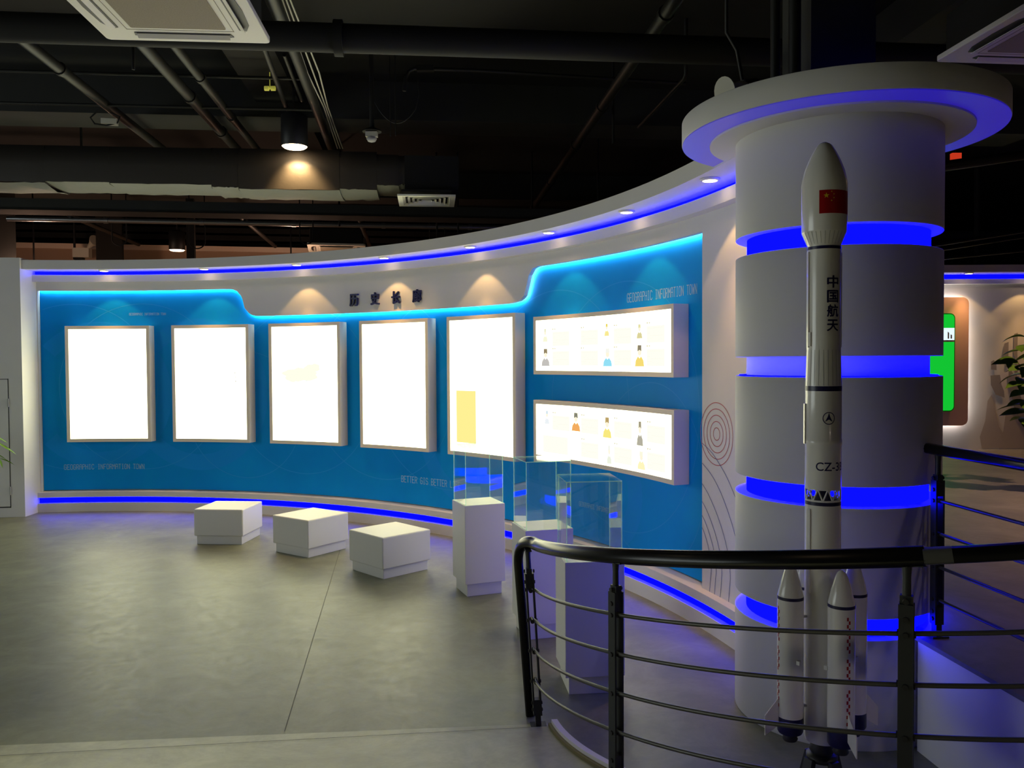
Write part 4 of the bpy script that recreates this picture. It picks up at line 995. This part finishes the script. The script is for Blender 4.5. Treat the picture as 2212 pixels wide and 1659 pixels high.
mb = MB(); slabY(mb, [(6.09, 2.12), (6.11, 2.12), (6.11, 2.20), (6.09, 2.22)], YW - .2125, YW - .2105); slabY(mb, [(6.13, 2.12), (6.15, 2.12), (6.15, 2.17), (6.13, 2.18)], YW - .2125, YW - .2105); mb.build('skyline_print', M['greyf'], t)
# painted rock shapes on the wall
def mp(px, py): s = .229; return ((2030 + px * s - 1106) / 1790 * YW * 1.0 + .005, 1.85 + (772.5 - (600 + py * s)) / 1790 * YW)
for key, polys in (('mural', ([(600, 620), (640, 605), (640, 660), (636, 850), (612, 840), (615, 740), (580, 740)], [(690, 530), (725, 520), (722, 700), (730, 860), (720, 930), (700, 920), (705, 760), (685, 720)], [(475, 790), (500, 775), (525, 800), (528, 870), (475, 865)], [(470, 920), (560, 915), (575, 1010), (600, 1070), (605, 1130), (520, 1100), (475, 1010)], [(640, 860), (665, 870), (690, 920), (740, 930), (735, 1040), (780, 1200), (795, 1300), (795, 1420), (700, 1250), (660, 1060), (640, 930)])),
                    ('mural2', ([(450, 1160), (490, 1100), (520, 1250), (560, 1400), (620, 1500), (660, 1600), (400, 1610), (380, 1500), (430, 1350)], [(620, 1300), (680, 1230), (760, 1330), (900, 1420), (900, 1610), (560, 1610), (600, 1450)]))):
    mb = MB()
    for k, P_ in enumerate(polys): mb.add([(mp(*p)[0], YW - (.012 if key == 'mural' else .003) - .0015 * k, mp(*p)[1]) for p in P_], [tuple(range(len(P_)))])
    mb.build('mural_print', M[key], wr)

# ---------------------------------------------------------------- plants
def leafmesh(mb, base, d, L, w, droop, lobes=False):
    d = Vector(d).normalized(); side = d.cross(Vector((0, 0, 1)))
    if side.length < .05: side = Vector((1, 0, 0))
    side.normalize(); base = Vector(base); n = 12; vs = []; tw = random.uniform(-.5, .5); side = side * math.cos(tw) + Vector((0, 0, math.sin(tw)))
    for i in range(n + 1):
        s = i / n; ww = w * (math.sin(math.pi * min(1, s * 1.02 + .02)) ** .8) * (1 + (.25 * math.sin(s * 14) if lobes else 0))
        p = base + d * L * s + Vector((0, 0, -droop * s * s))
        vs += [tuple(p - side * ww / 2 + Vector((0, 0, .08 * ww))), tuple(p), tuple(p + side * ww / 2 + Vector((0, 0, .12 * ww)))]
    mb.add(vs, [(i * 3 + k, i * 3 + k + 1, (i + 1) * 3 + k + 1, (i + 1) * 3 + k) for i in range(n) for k in range(2)], True)
# broad-leaved plant at the right edge
pb = (5.17, 8.0, PH)
t = thing('potted_plant', 'broad-leaved potted plant in front of the painted rocks', 'plant', pb)
mb = MB(); mb.lathe([(.13, 0), (.17, .30), (.185, .34), (.17, .34), (.15, .30)], pb, 28); mb.build('pot', M['pot'], t)
mb = MB(); mb.lathe([(.15, .301), (.01, .305)], pb, 20); mb.build('soil', M['soil'], t)
sm = MB(); lm = MB()
rnd = random.Random(3)
for ang, h, rch in ((180, 1.50, .22), (165, 1.25, .25), (195, 1.05, .28), (185, .85, .26), (90, 1.4, .15), (20, 1.3, .2), (300, 1.1, .22), (250, 1.35, .18)):
    a = R_(ang); p0 = Vector(pb) + Vector((0, 0, .3)); p1 = Vector(pb) + Vector((.06 * math.cos(a), .06 * math.sin(a), h * .6)); p2 = Vector(pb) + Vector((rch * math.cos(a), rch * math.sin(a), h))
    sm.tube([tuple(p0), tuple(p1), tuple((p1 + p2) / 2 + Vector((0, 0, .03))), tuple(p2)], [.012, .009, .006, .004], 7)
    for k in range(6):
        f = .45 + .11 * k; b = p1 + (p2 - p1) * min(1, f); aa = a + (-1) ** k * rnd.uniform(.3, 1.1)
        leafmesh(lm, tuple(b), (math.cos(aa), math.sin(aa), rnd.uniform(-.1, .35)), rnd.uniform(.17, .25), rnd.uniform(.12, .17), rnd.uniform(.04, .12))
sm.build('stem', M['stem'], t); lm.build('foliage', M['leaf'], t)
# palm at the left edge
pb = (-6.11, 8.95, 0)
t = thing('potted_palm', 'bright green palm in front of the access door', 'plant', pb)
mb = MB(); mb.lathe([(.12, 0), (.16, .28), (.17, .32), (.15, .32), (.14, .28)], pb, 28); mb.build('pot', M['pot'], t)
mb = MB(); mb.lathe([(.14, .281), (.01, .285)], pb, 20); mb.build('soil', M['soil'], t)
lm = MB(); sm = MB()
for k in range(11):
    a = R_(k * 33 + 5); e = .75 + .12 * (k % 3); b = Vector(pb) + Vector((0, 0, .30)); tip = b + Vector((.36 * math.cos(a), .36 * math.sin(a), e * .85)); mid = b + Vector((.12 * math.cos(a), .12 * math.sin(a), e * .6)); end = tip + Vector((.16 * math.cos(a), .16 * math.sin(a), -.12))
    crv = [b, mid, tip, end]; sm.tube([tuple(x) for x in crv], [.007, .006, .004, .002], 6)
    for j in range(11):
        f = .35 + .65 * j / 10; i0 = min(2, int(f * 3)); q = crv[i0] + (crv[i0 + 1] - crv[i0]) * (f * 3 - i0)
        for s in (-1, 1): leafmesh(lm, tuple(q), (math.cos(a + s * .9), math.sin(a + s * .9), -.25), .17, .022, .05)
sm.build('stem', M['leaf'], t); lm.build('foliage', M['leaf2'], t)
# red exit-like indicator and conduits under the right-hand ceiling
mb = MB(); mb.box((4.80, 9.0, 4.02), (.10, .05, .07)); il = mb.build('indicator_lamp', M['redlamp']); mb = MB(); mb.tube([(4.80, 9.0, 4.05), (4.80, 9.0, CZ + .005)], .008, 6); mb.build('stem', M['black'], il); tag(il, 'small red indicator lamp under the dark ceiling beyond the column canopy', 'lamp')
for a, b, r, m_, lab in (((3.6, 7.6, 3.55), (7.4, 9.4, 4.35), .05, 'pipe', 'thick grey pipe rising under the ceiling beyond the column'), ((4.2, 9.6, 3.05), (7.5, 10.9, 3.62), .02, 'pipe', 'upper of three thin pipes rising above the gallery wall'), ((4.2, 9.8, 3.0), (7.5, 11.1, 3.56), .02, 'pipe', 'middle of three thin pipes rising above the gallery wall'),
                        ((4.3, 10.2, 2.98), (8, 11.6, 3.42), .02, 'pipe', 'lowest of three thin pipes rising above the gallery wall'), ((3.5, 12.6, 3.72), (9, 12.8, 3.72), .07, 'beam', 'level grey pipe across the ceiling over the gallery wall')):
    pipe('roof_pipe', [a, b], r, m_, lab, 'pipe', 'pipes under the ceiling right of the column')
for x, z0, lab in ((5.62, 3.2, 'thick dark hanger post over the gallery wall beside the tan panel'), (6.62, 3.2, 'dark hanger post over the gallery wall above the potted plant'), (5.05, 3.2, 'dark hanger post over the gallery wall next to the column')):
    pipe('hanger_post', [(x * 1.04, 12.3, z0), (x * 1.04, 12.3, CZ)], .045, 'black', lab, 'post', 'hanger posts over the right wall', 8)
# enclosing walls out of view
mb = MB(); mb.box((-13.5, 15.8, 2.4), (.2, 12, 4.8)); struct(mb.build('wall_left', M['black']))
mb = MB(); mb.box((-10.0, .9, 2.4), (.2, 17.6, 4.8)); struct(mb.build('wall_left', M['black']))
def window(name, c, sx, sz, ax):
    mb = MB()
    def bxx(u, z, su, h, d, dd=0):
        if ax == 'x': mb.box((c[0] + dd, c[1] + u, c[2] + z), (d, su, h))
        else: mb.box((c[0] + u, c[1] + dd, c[2] + z), (su, d, h))
    for u in (-sx / 2, -sx / 6, sx / 6, sx / 2): bxx(u, 0, .07, sz + .07, .08)
    for z in (-sz / 2, sz / 2): bxx(0, z, sx, .07, .08)
    f = struct(mb.build(name, M['post']))
    mb = MB(); bxx(0, 0, sx - .05, sz - .05, .01, .0); mb.build('pane', M['fill_daylight'], f)
window('unseen_window', (-9.85, 3.2, 2.1), 5.4, 2.4, 'x')  # unseen window, its glowing pane added as fill from the left

mb = MB(); mb.box((0, -8, 2.4), (30, .2, 4.8)); struct(mb.build('wall_front', M['black']))
mb = MB(); mb.box((13.6, 6, 2.4), (.2, 30, 4.8)); struct(mb.build('wall_right', M['black']))
mb = MB(); mb.box((0, 21.5, 2.4), (30, .2, 4.8)); struct(mb.build('wall_far', M['black']))

# ---------------------------------------------------------------- camera, world, view
cam = D.cameras.new('camera'); co_ = D.objects.new('camera', cam); COL.objects.link(co_)
p_ = R_(1.616); rho = .006
r0 = Vector((1, 0, 0)); u0 = Vector((0, math.sin(p_), math.cos(p_))); f_ = Vector((0, math.cos(p_), -math.sin(p_)))
u_ = u0 * math.cos(rho) + r0 * math.sin(rho); r1 = r0 * math.cos(rho) - u0 * math.sin(rho)
mtx = Matrix(((r1.x, u_.x, -f_.x, 0), (r1.y, u_.y, -f_.y, 0), (r1.z, u_.z, -f_.z, 1.85), (0, 0, 0, 1)))
co_.matrix_world = mtx
cam.sensor_fit = 'HORIZONTAL'; cam.sensor_width = 36; cam.lens = 36 * 1790 / 2212
cam.clip_start = .05; cam.clip_end = 100
SC.camera = co_
w = D.worlds.new('world'); SC.world = w; w.use_nodes = True
w.node_tree.nodes['Background'].inputs[0].default_value = (.02, .021, .024, 1); w.node_tree.nodes['Background'].inputs[1].default_value = .3
SC.view_settings.view_transform = 'Standard'; SC.view_settings.look = 'None'; SC.view_settings.exposure = 0; SC.view_settings.gamma = 1
SC.view_settings.use_curve_mapping = False
SC.cycles.use_denoising = True
SC.cycles.max_bounces = 8; SC.cycles.diffuse_bounces = 4; SC.cycles.transparent_max_bounces = 16
SC.cycles.sample_clamp_indirect = 4
